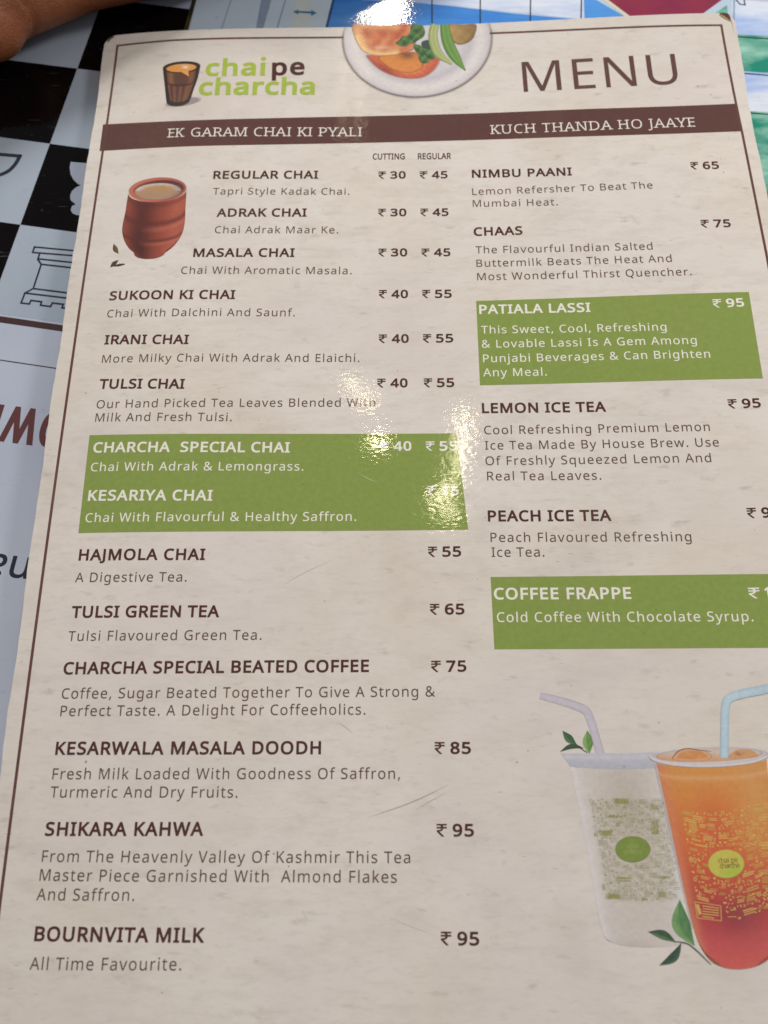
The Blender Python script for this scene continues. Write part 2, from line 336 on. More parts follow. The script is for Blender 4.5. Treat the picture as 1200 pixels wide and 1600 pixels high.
# ------------------------------------------------------------------ lettering
GLYPHS = """\
&|587|213 581 244 581 273 581,297 576 318 567 339 557,354 543 366 524 377 506,383 484 383 458 383 424,372 396 350 372 328 349,301 327 268 308 319 258,371 209 423 159 437 175,448 194 457 216 466 238,473 261 479 286 503 286,526 286 550 286 542 252,531 220 518 191 505 161,489 136 468 114 507 76,546 38 585 0 554 0,522 0 490 0 467 22,443 45 420 67 404 52,386 39 366 28 347 17,326 8 303 2 279 -5,253 -8 223 -8 186 -8,154 -2 127 10 100 22,79 40 65 63 50 87,43 115 43 149 43 176,47 200 57 220 67 240,82 257 100 273 119 288,141 303 166 318 155 330,144 344 133 358 122 372,114 387 107 403 100 419,96 437 96 456 96 482,102 505 114 524 126 542,143 557 165 567 187 576;264 219 209 273 189 262,173 251 159 239 146 228,135 215 128 201 120 187,116 171 116 152 116 122,126 99 146 81 166 63,192 55 225 55 260 55,289 60 314 71 338 83,359 96 375 111 320 165;263 524 241 524 219 524,201 518 186 506 172 494,165 478 165 457 165 438,170 420 180 404 191 387,205 369 225 350 256 368,279 385 292 401 306 418,313 437 313 458 313 477,306 493 294 505 281 518
,|215|152 87 154 84 149 65,143 45 136 23 128 1,120 -20 111 -42 102 -64,94 -84 85 -103 68 -103,50 -103 33 -103 38 -83,43 -61 49 -38 54 -15,58 8 63 31 67 54,70 74 73 93 98 93,123 93 148 93 150 90
.|215|58 24 58 43 58 63,63 77 72 85 82 93,93 97 107 97 121 97,132 93 142 85 152 77,157 63 157 43 157 24,152 10 142 2 132 -7,121 -11 107 -11 93 -11,82 -7 72 2 63 10
0|459|419 349 419 287 419 241,416 199 409 163 402 126,391 96 376 70 360 45,341 25 316 12 292 -1,263 -8 229 -8 186 -8,150 4 122 27 94 51,73 85 60 129 46 173,39 226 39 287 39 349,46 402 58 446 71 490,91 523 119 547 146 570,183 581 229 581 271 581,307 570 335 547 364 523,385 490 399 446 412 402;110 339 110 287 110 235,114 191 121 156 129 122,142 96 159 78 177 61,200 52 229 52 257 52,281 61 298 78 315 95,328 121 336 156 344 191,348 235 348 287 348 339,344 383 336 417 328 452,315 478 298 495 281 513,257 521 229 521 200 521,177 513 159 495 142 478,129 452 121 417 114 383
1|459|285 191 285 0 262 0,239 0 216 0 216 133,216 267 216 400 216 416,216 429 216 439 216 450,217 460 217 470 218 479,218 489 219 499 210 490,203 483 196 477 189 471,180 464 169 455 149 438,129 422 108 405 96 421,84 437 71 452 123 492,175 532 226 573 246 573,265 573 285 573 285 382
2|459|417 21 417 0 291 0,165 0 38 0 38 20,38 39 38 59 88 109,138 160 188 210 217 239,242 265 261 287 281 310,296 332 306 353 316 375,322 399 322 424 322 456,312 480 294 496 275 512,250 520 221 520 193 520,168 516 147 506 126 496,105 483 83 466 70 482,57 497 45 513 60 526,76 538 94 548 112 558,132 566 153 572 174 578,196 581 221 581 256 581,287 574 313 562 338 550,358 532 372 510 387 487,394 460 394 428 394 398,388 370 375 344 363 318,346 292 324 267 302 241,276 214 247 185 207 146,167 107 128 67 128 66,128 65 128 64 224 64,321 64 417 64 417 43
3|459|395 480 395 439 395 413,391 391 381 372 371 353,358 338 340 326 322 315,301 306 277 302 277 300,277 299 277 298 323 293,357 279 379 255 402 231,413 201 413 163 413 130,405 100 390 74 374 48,350 28 318 14 286 -1,244 -8 193 -8 163 -8,136 -6 110 -1 84 3,60 11 36 23 36 45,36 67 36 89 60 77,86 68 114 61 142 55,168 51 194 51 245 51,282 61 305 81 328 101,339 129 339 164 339 188,333 208 320 223 308 237,289 248 265 255 241 262,213 265 179 265 160 265,142 265 123 265 123 285,123 306 123 326 142 326,161 326 180 326 211 326,238 330 259 339 280 348,296 361 307 377 318 394,323 412 323 434 323 462,314 483 295 498 276 514,251 521 219 521 199 521,180 519 164 515 147 511,132 506 117 498 103 491,89 483 75 473 63 489,51 505 39 521 60 537,85 551 115 563 145 575,180 581 218 581 278 581,323 567 352 540 381 514
4|459|443 151 443 130 415 130,387 130 359 130 359 87,359 43 359 0 337 0,314 0 291 0 291 43,291 87 291 130 200 130,108 130 17 130 17 150,17 170 17 190 107 319,196 447 286 576 311 576,335 576 359 576 359 448,359 321 359 193 387 193,415 193 443 193 443 172;291 314 291 374 291 388,291 400 291 412 292 423,292 434 293 444 293 454,294 464 294 474 294 483,295 492 295 500 294 500,293 500 292 500 288 490,282 479 276 468 269 456,263 446 257 438 200 356,143 275 86 193 154 193,223 193 291 193 291 253
5|459|202 351 221 351 260 351,294 345 322 331 351 318,374 299 389 274 405 249,413 219 413 183 413 143,404 109 387 81 370 52,346 30 314 15 282 0,244 -8 199 -8 169 -8,142 -5 116 0 90 5,68 13 51 23 51 45,51 68 51 90 70 78,93 69 121 62 148 55,175 52 200 52 228 52,253 57 274 65 295 74,311 88 323 106 335 125,341 148 341 176 341 213,329 242 306 262 283 282,247 292 197 292 182 292,165 291 146 288 127 285,111 283 99 280 88 287,76 295 64 302 71 392,79 482 86 573 182 573,277 573 373 573 373 551,373 530 373 508 297 508,222 508 146 508 141 453,137 398 132 342 141 344,154 346 169 348 185 350
6|459|44 202 44 245 44 278,46 310 51 342 55 374,63 405 75 433 86 462,101 487 121 510 141 532,166 549 196 562 226 574,263 581 306 581 318 581,330 580 344 579 357 578,368 576 377 573 377 553,377 533 377 513 367 516,356 519 344 520 332 522,320 523 308 523 271 523,240 517 216 504 191 492,172 475 158 454 143 433,133 408 127 380 120 352,116 323 115 291 116 291,118 291 119 291 128 304,138 315 150 326 162 336,177 344 194 350 212 356,232 358 255 358 288 358,317 352 342 338 367 324,386 305 400 279 414 253,421 221 421 184 421 145,414 111 399 82 384 53,363 31 336 15 309 0,276 -8 239 -8 212 -8,186 -3 163 7 139 17,119 33 101 54 83 75,69 101 59 133 49 165;218 51 238 51 272 51,299 62 320 84 341 105,351 139 351 184 351 221,342 250 324 271 305 292,277 303 241 303 215 303,194 298 175 287 156 277,142 264 131 248 121 232,115 215 115 198 115 180,118 163 123 146 128 129,136 113 146 99 157 84,170 73 185 64 200 56
7|459|135 0 109 0 187 169,266 339 344 508 241 508,138 508 35 508 35 530,35 551 35 573 163 573,291 573 419 573 419 554,419 536 419 518 342 345,264 173 187 0 161 0
8|459|196 581 229 581 262 581,292 575 318 565 343 555,363 539 378 519 393 499,400 473 400 443 400 420,395 400 385 383 375 366,362 351 346 338 329 325,311 313 291 303 315 292,336 279 355 265 374 251,390 234 401 216 413 197,419 175 419 148 419 116,411 89 395 65 380 42,358 24 330 11 302 -2,269 -8 231 -8 190 -8,155 -2 126 10 98 23,76 40 61 63 47 86,39 113 39 146 39 172,45 195 56 214 67 233,81 250 99 264 118 278,137 289 158 299 139 310,122 322 107 336 92 349,80 365 71 383 62 400,58 421 58 444 58 474,65 498 80 518 95 538,115 554 141 565 167 575;108 165 108 145 108 117,118 94 138 76 158 57,188 48 229 48 268 48,298 57 319 76 339 94,350 118 350 148 350 166,345 183 335 197 325 211,311 224 293 235 275 246,254 256 229 265 225 267,221 269 217 270 193 260,173 249 157 237 141 226,129 212 121 197 112 182;259 524 228 524 198 524,174 517 155 502 136 488,127 468 127 441 127 421,131 405 141 391 150 378,163 367 179 357 195 348,213 339 232 330 250 338,267 347 282 357 297 366,308 378 317 392 326 405,330 422 330 441 330 468,321 488 302 502 284 517
9|459|417 371 417 328 417 295,415 263 410 231 406 198,398 168 387 139 375 111,360 85 340 63 320 41,295 23 265 11 234 -2,197 -8 154 -8 143 -8,131 -7 117 -6 103 -5,91 -3 82 0 82 20,82 40 82 60 91 57,103 54 115 53 128 51,141 50 152 50 190 50,221 56 245 68 269 80,289 97 303 118 318 139,328 164 334 192 341 220,345 250 346 281 344 281,342 281 341 281 333 268,323 257 310 247 298 237,283 229 266 223 248 217,228 214 204 214 172 214,143 221 118 235 93 248,74 268 61 294 47 319,40 350 40 387 40 427,48 462 63 491 78 520,99 542 127 557 154 573,186 581 223 581 250 581,276 575 299 565 323 555,343 539 361 518 379 497,392 471 402 439 412 408;243 521 223 521 190 521,163 510 142 488 120 466,110 433 110 388 110 351,119 322 137 301 155 280,182 269 220 269 245 269,268 275 286 285 305 296,320 309 330 325 340 341,346 357 346 374 346 392,343 409 338 426 333 444,325 460 315 474 305 488,292 500 277 508 261 517
A|512|462 0 437 0 414 59,391 118 368 177 292 177,217 177 141 177 118 118,96 59 73 0 49 0,24 0 0 0 75 192,149 383 224 575 245 575,267 575 289 575 363 383,437 192 512 0 487 0;304 357 282 415 281 419,278 427 274 438 271 449,267 461 263 473 260 485,257 494 255 500 252 490,250 479 247 468 244 457,241 447 238 438 235 429,232 421 230 415 209 357,187 299 165 241 226 241,286 241 346 241 325 299
B|521|187 573 241 573 313 573,367 562 404 541 440 520,459 483 459 431 459 408,455 388 446 371 438 354,426 339 409 328 393 316,373 308 350 304 350 303,350 301 350 300 374 296,395 289 415 279 435 269,450 254 461 236 472 217,478 193 478 163 478 128,470 99 454 74 438 50,415 31 385 19 356 6,320 0 279 0 212 0,145 0 78 0 78 191,78 382 78 573 132 573;221 329 256 329 305 329,339 337 357 352 375 368,384 392 384 423 384 454,373 477 351 490 329 504,293 511 245 511 213 511,182 511 150 511 150 450,150 389 150 329 185 329;187 269 150 269 150 199,150 130 150 61 188 61,227 61 265 61 316 61,352 71 371 91 391 110,401 136 401 168 401 189,397 206 388 221 379 236,364 248 344 256 323 265,295 269 260 269 223 269
C|507|349 517 323 517 293 517,265 512 241 502 216 491,195 476 178 456 161 436,148 412 139 383 130 354,125 322 125 286 125 239,132 198 147 164 162 129,184 102 213 83 242 65,279 55 322 55 348 55,371 57 394 62 416 66,438 71 460 78 460 57,460 36 460 15 438 7,416 1 393 -2 371 -6,343 -8 312 -8 254 -8,205 4 166 28 127 52,98 86 78 131 59 175,49 227 49 287 49 330,55 370 67 406 79 442,97 473 120 499 143 525,172 545 206 559 240 574,280 581 324 581 353 581,382 578 409 572 436 566,461 558 482 547 472 527,463 506 453 486 435 494,416 501 394 508 372 514
D|585|536 353 536 292 536 228,525 174 501 131 477 87,443 55 399 33 354 11,300 0 237 0 184 0,131 0 78 0 78 191,78 382 78 573 137 573,195 573 254 573 312 573,362 562 404 540 446 519,479 488 502 446 525 405;460 214 460 289 460 340,452 382 435 415 418 447,394 471 361 487 329 503,290 511 244 511 213 511,181 511 150 511 150 361,150 211 150 62 176 62,202 62 228 62 305 62,363 81 402 119 441 157
E|446|398 21 398 0 291 0,184 0 78 0 78 191,78 382 78 573 184 573,291 573 398 573 398 551,398 530 398 509 315 509,233 509 150 509 150 450,150 390 150 330 228 330,306 330 383 330 383 310,383 289 383 268 306 268,228 268 150 268 150 200,150 132 150 63 233 63,315 63 398 63 398 42
F|416|150 81 150 0 126 0,102 0 78 0 78 191,78 382 78 573 184 573,291 573 398 573 398 551,398 530 398 509 315 509,233 509 150 509 150 442,150 374 150 306 227 306,305 306 383 306 383 285,383 264 383 243 305 243,227 243 150 243 150 162
G|584|326 281 326 302 392 302,458 302 524 302 524 209,524 115 524 22 493 11,462 4 431 -1 399 -6,363 -8 323 -8 264 -8,214 4 173 28 133 51,102 85 81 130 59 174,49 226 49 286 49 346,61 398 84 442 108 486,142 520 186 544 230 568,283 581 346 581 378 581,408 578 437 572 465 566,492 558 516 547 507 526,498 505 489 484 469 493,446 501 421 508 395 514,369 517 342 517 296 517,257 508 225 489 192 470,167 444 150 409 133 375,124 334 124 286 124 241,132 201 146 166 161 131,184 103 216 84 247 64,289 55 340 55 365 55,387 56 404 59 422 61,438 64 452 68 452 125,452 182 452 238 410 238,368 238 326 238 326 260
H|594|516 191 516 0 492 0,468 0 443 0 443 89,443 178 443 267 346 267,248 267 150 267 150 178,150 89 150 0 126 0,102 0 78 0 78 191,78 382 78 573 102 573,126 573 150 573 150 492,150 411 150 330 248 330,346 330 443 330 443 411,443 492 443 573 468 573,492 573 516 573 516 382
I|272|239 14 239 0 170 0,101 0 32 0 32 14,32 28 32 42 55 47,77 52 99 57 99 210,99 362 99 515 77 520,55 526 32 531 32 545,32 559 32 573 101 573,170 573 239 573 239 559,239 545 239 531 217 526,194 520 172 515 172 362,172 210 172 57 194 52,217 47 239 42 239 28
J|219|27 -152 -3 -152 -16 -152,-27 -151 -37 -150 -47 -148,-55 -145 -63 -142 -63 -122,-63 -101 -63 -81 -54 -83,-45 -85 -35 -87 -26 -88,-16 -89 -5 -89 9 -89,21 -86 33 -81 45 -76,55 -66 63 -53 70 -40,74 -21 74 3 74 193,74 383 74 573 98 573,122 573 146 573 146 385,146 197 146 9 146 -28,140 -58 128 -82 115 -106,98 -124 75 -135 53 -147
K|496|418 108 496 0 468 0,440 0 411 0 344 91,276 182 209 273 189 256,169 239 150 222 150 148,150 74 150 0 126 0,102 0 78 0 78 191,78 382 78 573 102 573,126 573 150 573 150 478,150 384 150 290 166 308,182 327 199 345 215 363,232 381 249 399 300 457,352 515 403 573 431 573,460 573 488 573 412 489,336 406 261 323 339 215
L|420|185 0 78 0 78 191,78 382 78 573 102 573,126 573 150 573 150 403,150 234 150 64 233 64,317 64 400 64 400 43,400 21 400 0 293 0
M|727|350 0 330 0 268 167,205 335 142 502 141 502,140 502 139 502 140 491,141 478 142 461 142 445,143 426 144 407 144 387,144 368 144 347 144 231,144 116 144 0 122 0,100 0 78 0 78 191,78 382 78 573 113 573,149 573 184 573 243 416,302 260 361 103 362 103,363 103 364 103 424 260,484 416 544 573 579 573,614 573 650 573 650 382,650 191 650 0 626 0,602 0 578 0 578 117,578 235 578 352 578 371,578 389 579 408 580 426,580 444 581 460 582 476,583 490 584 501 583 501,582 501 581 501 517 334,453 167 390 0 370 0
N|609|532 191 532 0 504 0,476 0 447 0 345 159,243 317 141 476 140 476,139 476 138 476 139 463,140 449 141 432 142 415,142 397 143 378 144 359,144 340 144 320 144 213,144 107 144 0 122 0,100 0 78 0 78 191,78 382 78 573 106 573,133 573 161 573 263 415,365 257 467 99 468 99,469 99 470 99 469 107,469 120 468 137 467 154,466 173 466 193 465 214,464 232 464 249 464 357,464 465 464 573 487 573,509 573 532 573 532 382
O|626|577 346 577 287 577 243,572 202 561 166 549 130,533 99 510 73 488 47,461 27 428 13 395 -1,357 -8 314 -8 269 -8,230 -1 196 13 163 27,136 47 114 73 92 99,76 130 65 167 54 203,49 244 49 288 49 347,59 398 78 442 97 486,126 520 166 545 205 569,254 581 314 581 372 581,420 569 459 545 498 521,527 486 547 442 567 398;125 335 125 287 125 239,132 198 145 163 159 128,179 101 207 83 235 64,271 55 314 55 357 55,392 64 420 83 447 101,468 128 481 163 495 198,501 239 501 287 501 359,486 416 456 457 426 498,379 518 314 518 271 518,235 509 207 490 179 472,159 445 145 411 132 377
P|485|179 573 229 573 304 573,359 558 393 528 427 499,444 458 444 404 444 381,440 358 433 336 425 315,412 295 395 278 377 261,353 248 324 238 295 228,258 223 216 223 194 223,172 223 150 223 150 149,150 74 150 0 126 0,102 0 78 0 78 191,78 382 78 573 128 573;274 511 223 511 199 511,174 511 150 511 150 435,150 360 150 285 169 285,188 285 208 285 244 285,274 289 298 296 322 304,340 316 352 334 364 351,370 373 370 401 370 438,358 465 334 484 311 502
Q|626|577 346 577 287 577 241,571 198 559 160 546 122,527 90 503 64 478 38,447 19 411 6 456 -41,502 -89 548 -136 513 -136,479 -136 444 -136 407 -93,370 -50 334 -7 330 -7,327 -7 324 -8 320 -8,317 -8 314 -8 269 -8,230 -1 196 13 163 27,136 47 114 73 92 99,76 130 65 167 54 203,49 244 49 288 49 347,59 398 78 442 97 486,126 520 166 545 205 569,254 581 314 581 372 581,420 569 459 545 498 521,527 486 547 442 567 398;125 335 125 287 125 239,132 198 145 163 159 128,179 101 207 83 235 64,271 55 314 55 357 55,392 64 420 83 447 101,468 128 481 163 495 198,501 239 501 287 501 359,486 416 456 457 426 498,379 518 314 518 271 518,235 509 207 490 179 472,159 445 145 411 132 377
R|499|183 573 236 573 283 573,323 567 353 555 384 543,407 524 422 500 437 476,444 446 444 410 444 379,439 354 427 334 416 313,402 297 385 285 367 273,349 264 330 257 382 171,434 86 487 0 459 0,431 0 403 0 356 79,310 158 264 237 226 237,188 237 150 237 150 158,150 79 150 0 126 0,102 0 78 0 78 191,78 382 78 573 130 573;263 510 232 510 204 510,177 510 150 510 150 439,150 368 150 298 179 298,207 298 236 298 282 298,316 307 338 325 359 344,370 371 370 407 370 432,365 452 355 467 345 482,330 493 310 500 289 507
S|440|403 183 403 153 403 119,394 90 378 66 361 42,337 24 307 11 276 -2,240 -8 198 -8 177 -8,156 -7 137 -5 117 -3,99 0 83 4 67 8,53 13 41 19 41 42,41 65 41 88 60 80,84 72 113 65 141 58,171 55 201 55 230 55,253 58 273 66 292 73,306 84 316 98 326 112,330 128 330 147 330 165,326 181 318 194 310 207,297 219 277 230 258 241,230 252 196 265 171 274,150 283 131 294 113 304,97 316 85 330 73 343,63 358 57 375 51 392,48 412 48 435 48 465,56 491 71 513 87 534,108 551 136 563 163 575,195 581 231 581 262 581,291 578 318 572 344 566,368 558 389 549 381 528,374 507 366 487 347 495,325 503 302 508 279 514,254 517 229 517 205 517,185 514 169 507 153 500,141 490 133 478 125 465,121 450 121 434 121 415,125 399 133 386 141 373,154 361 172 351 191 341,215 330 246 318 280 306,308 293 332 279 355 265,372 248 385 228 397 208
T|446|259 170 259 0 235 0,211 0 187 0 187 170,187 339 187 509 127 509,68 509 8 509 8 530,8 551 8 573 151 573,294 573 437 573 437 551,437 530 437 509 378 509,318 509 259 509 259 339
U|586|513 326 513 202 513 163,505 127 489 95 473 63,449 38 416 20 383 1,341 -8 290 -8 219 -8,165 11 128 50 91 89,72 140 72 204 72 327,72 450 72 573 96 573,120 573 144 573 144 449,144 325 144 201 144 155,157 119 182 93 206 67,244 55 294 55 329 55,357 61 379 73 401 86,416 103 427 126 437 148,442 173 442 202 442 326,442 449 442 573 466 573,489 573 513 573 513 449
V|481|456 573 481 573 413 382,345 191 277 0 253 0,229 0 204 0 136 191,68 382 0 573 25 573,50 573 75 573 118 450,161 328 204 205 210 190,215 175 220 160 224 146,228 132 231 119 235 106,238 93 241 80 243 93,246 106 250 119 253 133,257 147 262 161 266 176,271 191 277 207 319 329,362 451 405 573 430 573
W|746|710 573 735 573 685 382,634 191 583 0 559 0,534 0 510 0 473 125,436 250 399 375 395 387,392 398 389 410 386 422,383 433 380 443 377 454,375 463 373 471 371 479,370 485 370 488 369 485,368 479 367 471 366 463,364 454 361 443 358 433,355 421 352 409 350 397,346 385 342 373 306 249,270 124 234 0 210 0,186 0 161 0 111 191,60 382 10 573 35 573,60 573 85 573 115 456,144 339 174 223 177 211,180 198 183 186 186 174,188 163 190 151 193 140,195 129 196 118 198 107,200 97 201 87 203 97,205 108 206 119 208 131,211 142 213 154 216 166,219 179 222 191 225 203,229 215 232 227 265 342,299 457 333 573 358 573,383 573 407 573 442 457,477 341 512 225 516 212,520 200 523 187 526 175,529 163 532 151 534 139,537 128 538 117 540 106,542 96 544 87 545 100,547 114 550 129 553 143,556 159 560 175 563 191,567 207 572 224 601 340,631 456 660 573 685 573
X|470|403 100 467 0 439 0,412 0 385 0 334 83,284 166 233 249 182 166,131 83 79 0 54 0,29 0 3 0 67 99,130 199 193 298 134 390,75 481 15 573 42 573,69 573 95 573 142 498,189 423 236 348 283 423,330 498 377 573 402 573,428 573 453 573 394 482,335 391 276 300 339 200
Y|454|177 385 227 291 277 385,326 479 376 573 402 573,428 573 454 573 390 456,327 339 263 222 263 148,263 74 263 0 239 0,215 0 191 0 191 73,191 146 191 219 127 337,64 455 0 573 26 573,52 573 79 573 128 479
Z|459|427 21 427 0 295 0,163 0 30 0 30 18,30 36 30 55 131 206,231 357 332 508 235 508,137 508 40 508 40 530,40 551 40 573 167 573,293 573 419 573 419 554,419 536 419 518 319 367,218 215 118 64 221 64,324 64 427 64 427 43
a|450|203 437 231 437 283 437,322 426 347 403 372 380,385 343 385 293 385 195,385 98 385 0 368 0,351 0 334 0 329 20,325 41 320 61 319 61,318 61 317 61 304 45,292 32 279 22 266 12,251 4 234 -1 217 -6,196 -8 172 -8 147 -8,124 -3 103 6 82 15,66 29 55 48 43 67,37 91 37 119 37 162,54 195 87 219 121 242,173 254 243 257 267 257,292 258 316 259 316 268,316 276 316 285 316 321,308 345 293 359 277 373,255 380 227 380 204 380,183 377 163 370 142 363,123 356 106 347 99 365,91 383 84 400 103 410,125 419 151 426 176 433;273 209 252 208 198 206,161 197 141 182 120 167,110 146 110 119 110 95,117 77 132 66 147 55,165 49 188 49 225 49,255 59 279 79 303 99,315 130 315 172 315 184,315 197 315 210 294 209
b|493|139 511 139 461 139 443,138 426 138 410 137 394,136 382 135 373 136 373,137 373 139 373 151 391,168 406 189 419 211 431,238 437 272 437 325 437,368 418 401 381 433 344,449 289 449 215 449 166,442 125 427 91 412 58,392 33 365 17 338 0,307 -8 272 -8 238 -8,211 -2 189 10 168 23,151 37 139 55 137 55,135 55 133 55 128 36,123 18 119 0 102 0,85 0 68 0 68 203,68 406 68 609 92 609,115 609 139 609 139 560;299 379 260 379 229 379,205 373 188 361 170 350,157 332 150 308 142 285,139 254 139 217 139 216,139 215 139 214 139 161,147 121 165 93 182 65,214 51 261 51 300 51,329 65 348 93 367 121,376 162 376 216 376 270,367 310 348 338 329 365
c|385|265 -8 241 -8 203 -8,169 0 139 15 109 31,86 55 69 87 53 120,44 162 44 213 44 265,53 308 71 342 88 375,112 399 142 415 173 430,207 438 245 438 267 438,288 436 309 431 329 426,346 421 358 415 351 395,344 376 337 356 324 361,309 365 292 370 275 374,259 376 244 376 215 376,191 370 172 358 154 345,140 327 131 303 122 279,117 249 117 213 117 179,122 150 131 126 140 102,153 84 172 71 190 59,213 53 240 53 263 53,284 55 302 60 320 65,336 71 351 78 351 57,351 36 351 15 337 8,321 2 304 -2 286 -6
d|493|243 -8 221 -8 167 -8,124 11 92 48 60 85,44 140 44 214 44 288,60 344 93 381 125 419,168 438 221 438 244 438,263 435 280 429 296 424,311 416 323 407 335 397,346 386 354 374 356 374,358 374 359 374 359 381,358 392 356 405 355 419,354 430 354 438 354 495,354 552 354 609 378 609,401 609 425 609 425 406,425 203 425 0 406 0,387 0 368 0 365 19,361 38 358 58 357 58,356 58 354 58 346 45,335 34 323 24 311 15,296 7 279 1 263 -5;193 51 232 51 277 51,309 63 328 88 346 113,355 150 355 200 355 205,355 209 355 213 355 267,346 308 329 336 311 365,279 379 231 379 193 379,165 364 146 334 127 304,117 263 117 213 117 161,127 121 146 93 165 65
e|452|196 438 234 438 271 438,303 430 329 414 356 398,376 375 390 346 404 317,411 283 411 244 411 230,411 215 411 201 313 201,215 201 117 201 118 153,131 116 154 90 178 65,211 52 254 52 281 52,306 55 327 60 348 65,370 72 392 82 392 61,392 41 392 20 370 10,349 3 327 -1 306 -6,280 -8 251 -8 210 -8,174 0 143 17 112 33,88 58 70 91 53 124,44 164 44 212 44 259,52 299 68 333 84 366,106 392 134 411 163 429;257 380 233 380 200 380,173 369 154 348 134 326,122 296 119 257 192 257,265 257 338 257 338 282,334 303 326 322 319 340,308 354 292 364 277 375
f|276|266 393 266 375 230 375,194 375 158 375 158 250,158 125 158 0 134 0,111 0 87 0 87 125,87 250 87 375 62 375,37 375 12 375 12 386,12 397 12 408 37 416,62 424 87 432 87 441,87 449 87 457 87 494,93 524 104 547 115 570,131 587 152 597 172 608,198 613 227 613 244 613,260 612 274 609 288 606,300 603 310 599 304 581,298 562 292 544 283 546,273 549 262 552 251 554,240 556 228 556 204 556,187 548 175 532 164 516,158 492 158 458 158 449,158 439 158 430 194 430,230 430 266 430 266 412
g|493|165 438 221 438 249 438,274 433 297 422 320 411,339 395 355 373 357 373,358 373 359 373 362 392,366 411 369 430 388 430,406 430 425 430 425 284,425 138 425 -7 425 -48,418 -82 404 -109 390 -137,369 -158 341 -172 312 -186,276 -192 233 -192 202 -192,173 -190 147 -186 121 -181,98 -174 78 -165 78 -144,78 -122 78 -100 98 -111,122 -119 149 -125 176 -131,206 -134 237 -134 273 -134,302 -123 324 -101 345 -80,355 -50 355 -13 355 -7,355 -2 355 4 355 10,356 20 356 32 357 44,357 52 358 57 357 57,356 57 354 57 339 35,321 19 299 8 277 -3,251 -8 221 -8 166 -8,122 11 91 51 60 90,44 144 44 214 44 283,60 337 91 377 122 418;259 379 230 379 206 379,186 372 169 359 152 346,139 328 130 303 121 279,117 249 117 213 117 160,127 120 146 92 166 64,194 50 232 50 254 50,272 53 288 58 303 64,316 73 326 85 337 97,344 112 349 131 354 149,356 172 356 197 356 203,356 209 356 214 356 253,352 285 343 309 334 333,320 350 302 362 283 373
h|496|139 490 139 431 139 420,138 410 138 399 137 389,136 379 135 370 136 370,138 370 140 370 149 385,160 398 174 407 188 417,203 424 221 429 238 435,255 437 273 437 308 437,337 432 360 421 384 410,401 393 413 370 425 347,431 317 431 280 431 187,431 93 431 0 407 0,384 0 361 0 361 92,361 183 361 275 361 310,353 336 338 353 322 370,298 379 265 379 233 379,207 372 189 360 171 348,158 331 150 308 143 284,139 256 139 222 139 148,139 74 139 0 115 0,92 0 68 0 68 203,68 406 68 609 92 609,115 609 139 609 139 550
i|207|115 430 139 430 139 287,139 143 139 0 115 0,92 0 68 0 68 143,68 287 68 430 92 430;92 591 104 591 115 591,124 587 133 580 141 573,145 562 145 546 145 531,141 520 133 512 124 505,115 501 104 501 92 501,83 505 75 512 67 520,63 531 63 546 63 562,67 573 75 580 83 587
j|207|46 -192 18 -192 4 -192,-7 -192 -18 -190 -28 -188,-37 -186 -44 -183 -44 -164,-44 -145 -44 -126 -36 -128,-28 -130 -19 -132 -11 -133,-1 -134 9 -134 26 -134,40 -129 51 -120 63 -111,68 -93 68 -67 68 99,68 264 68 430 92 430,115 430 139 430 139 265,139 101 139 -64 139 -91,134 -114 126 -133 117 -152,104 -167 87 -177 69 -187;63 531 63 546 63 562,67 573 75 580 83 587,92 591 104 591 115 591,124 587 133 580 141 573,145 562 145 546 145 531,141 520 133 512 124 505,115 501 104 501 92 501,83 505 75 512 67 520
k|428|138 397 138 291 138 283,138 271 137 257 136 244,135 231 135 221 136 221,137 221 138 221 141 226,146 232 152 240 159 248,165 256 172 264 179 273,184 279 189 285 235 333,281 381 326 430 354 430,381 430 409 430 351 369,293 307 235 246 297 164,359 82 421 0 393 0,364 0 336 0 286 67,237 134 187 200 171 186,154 172 138 158 138 105,138 53 138 0 115 0,91 0 68 0 68 203,68 406 68 609 91 609,115 609 138 609 138 503
l|207|139 203 139 0 115 0,92 0 68 0 68 203,68 406 68 609 92 609,115 609 139 609 139 406
m|750|512 438 540 438 588 438,625 425 649 401 673 376,685 335 685 280 685 187,685 93 685 0 662 0,638 0 615 0 615 92,615 184 615 277 615 310,608 336 594 353 580 370,558 379 528 379 486 379,456 366 438 342 420 318,411 283 411 237 411 158,411 79 411 0 388 0,365 0 342 0 342 92,342 184 342 277 342 299,338 318 332 333 326 348,316 360 303 367 290 375,274 379 253 379 225 379,202 372 185 360 169 348,157 331 150 308 142 285,139 257 139 223 139 149,139 74 139 0 115 0,92 0 68 0 68 143,68 287 68 430 87 430,106 430 125 430 129 410,132 391 136 371 137 371,138 371 140 371 149 386,160 399 173 409 186 418,200 426 217 431 233 435,249 438 266 438 299 438,327 432 349 420 371 408,388 390 398 366 399 366,400 366 402 366 416 390,436 408 461 420 486 432
n|496|257 438 275 438 326 438,365 425 391 401 418 376,431 335 431 280 431 187,431 93 431 0 407 0,384 0 361 0 361 92,361 183 361 275 361 310,353 336 338 353 322 370,298 379 265 379 217 379,184 365 166 338 148 312,139 273 139 223 139 149,139 74 139 0 115 0,92 0 68 0 68 143,68 287 68 430 87 430,106 430 125 430 129 410,132 391 136 371 137 371,138 371 140 371 149 386,161 399 175 409 189 418,205 426 222 431 239 435
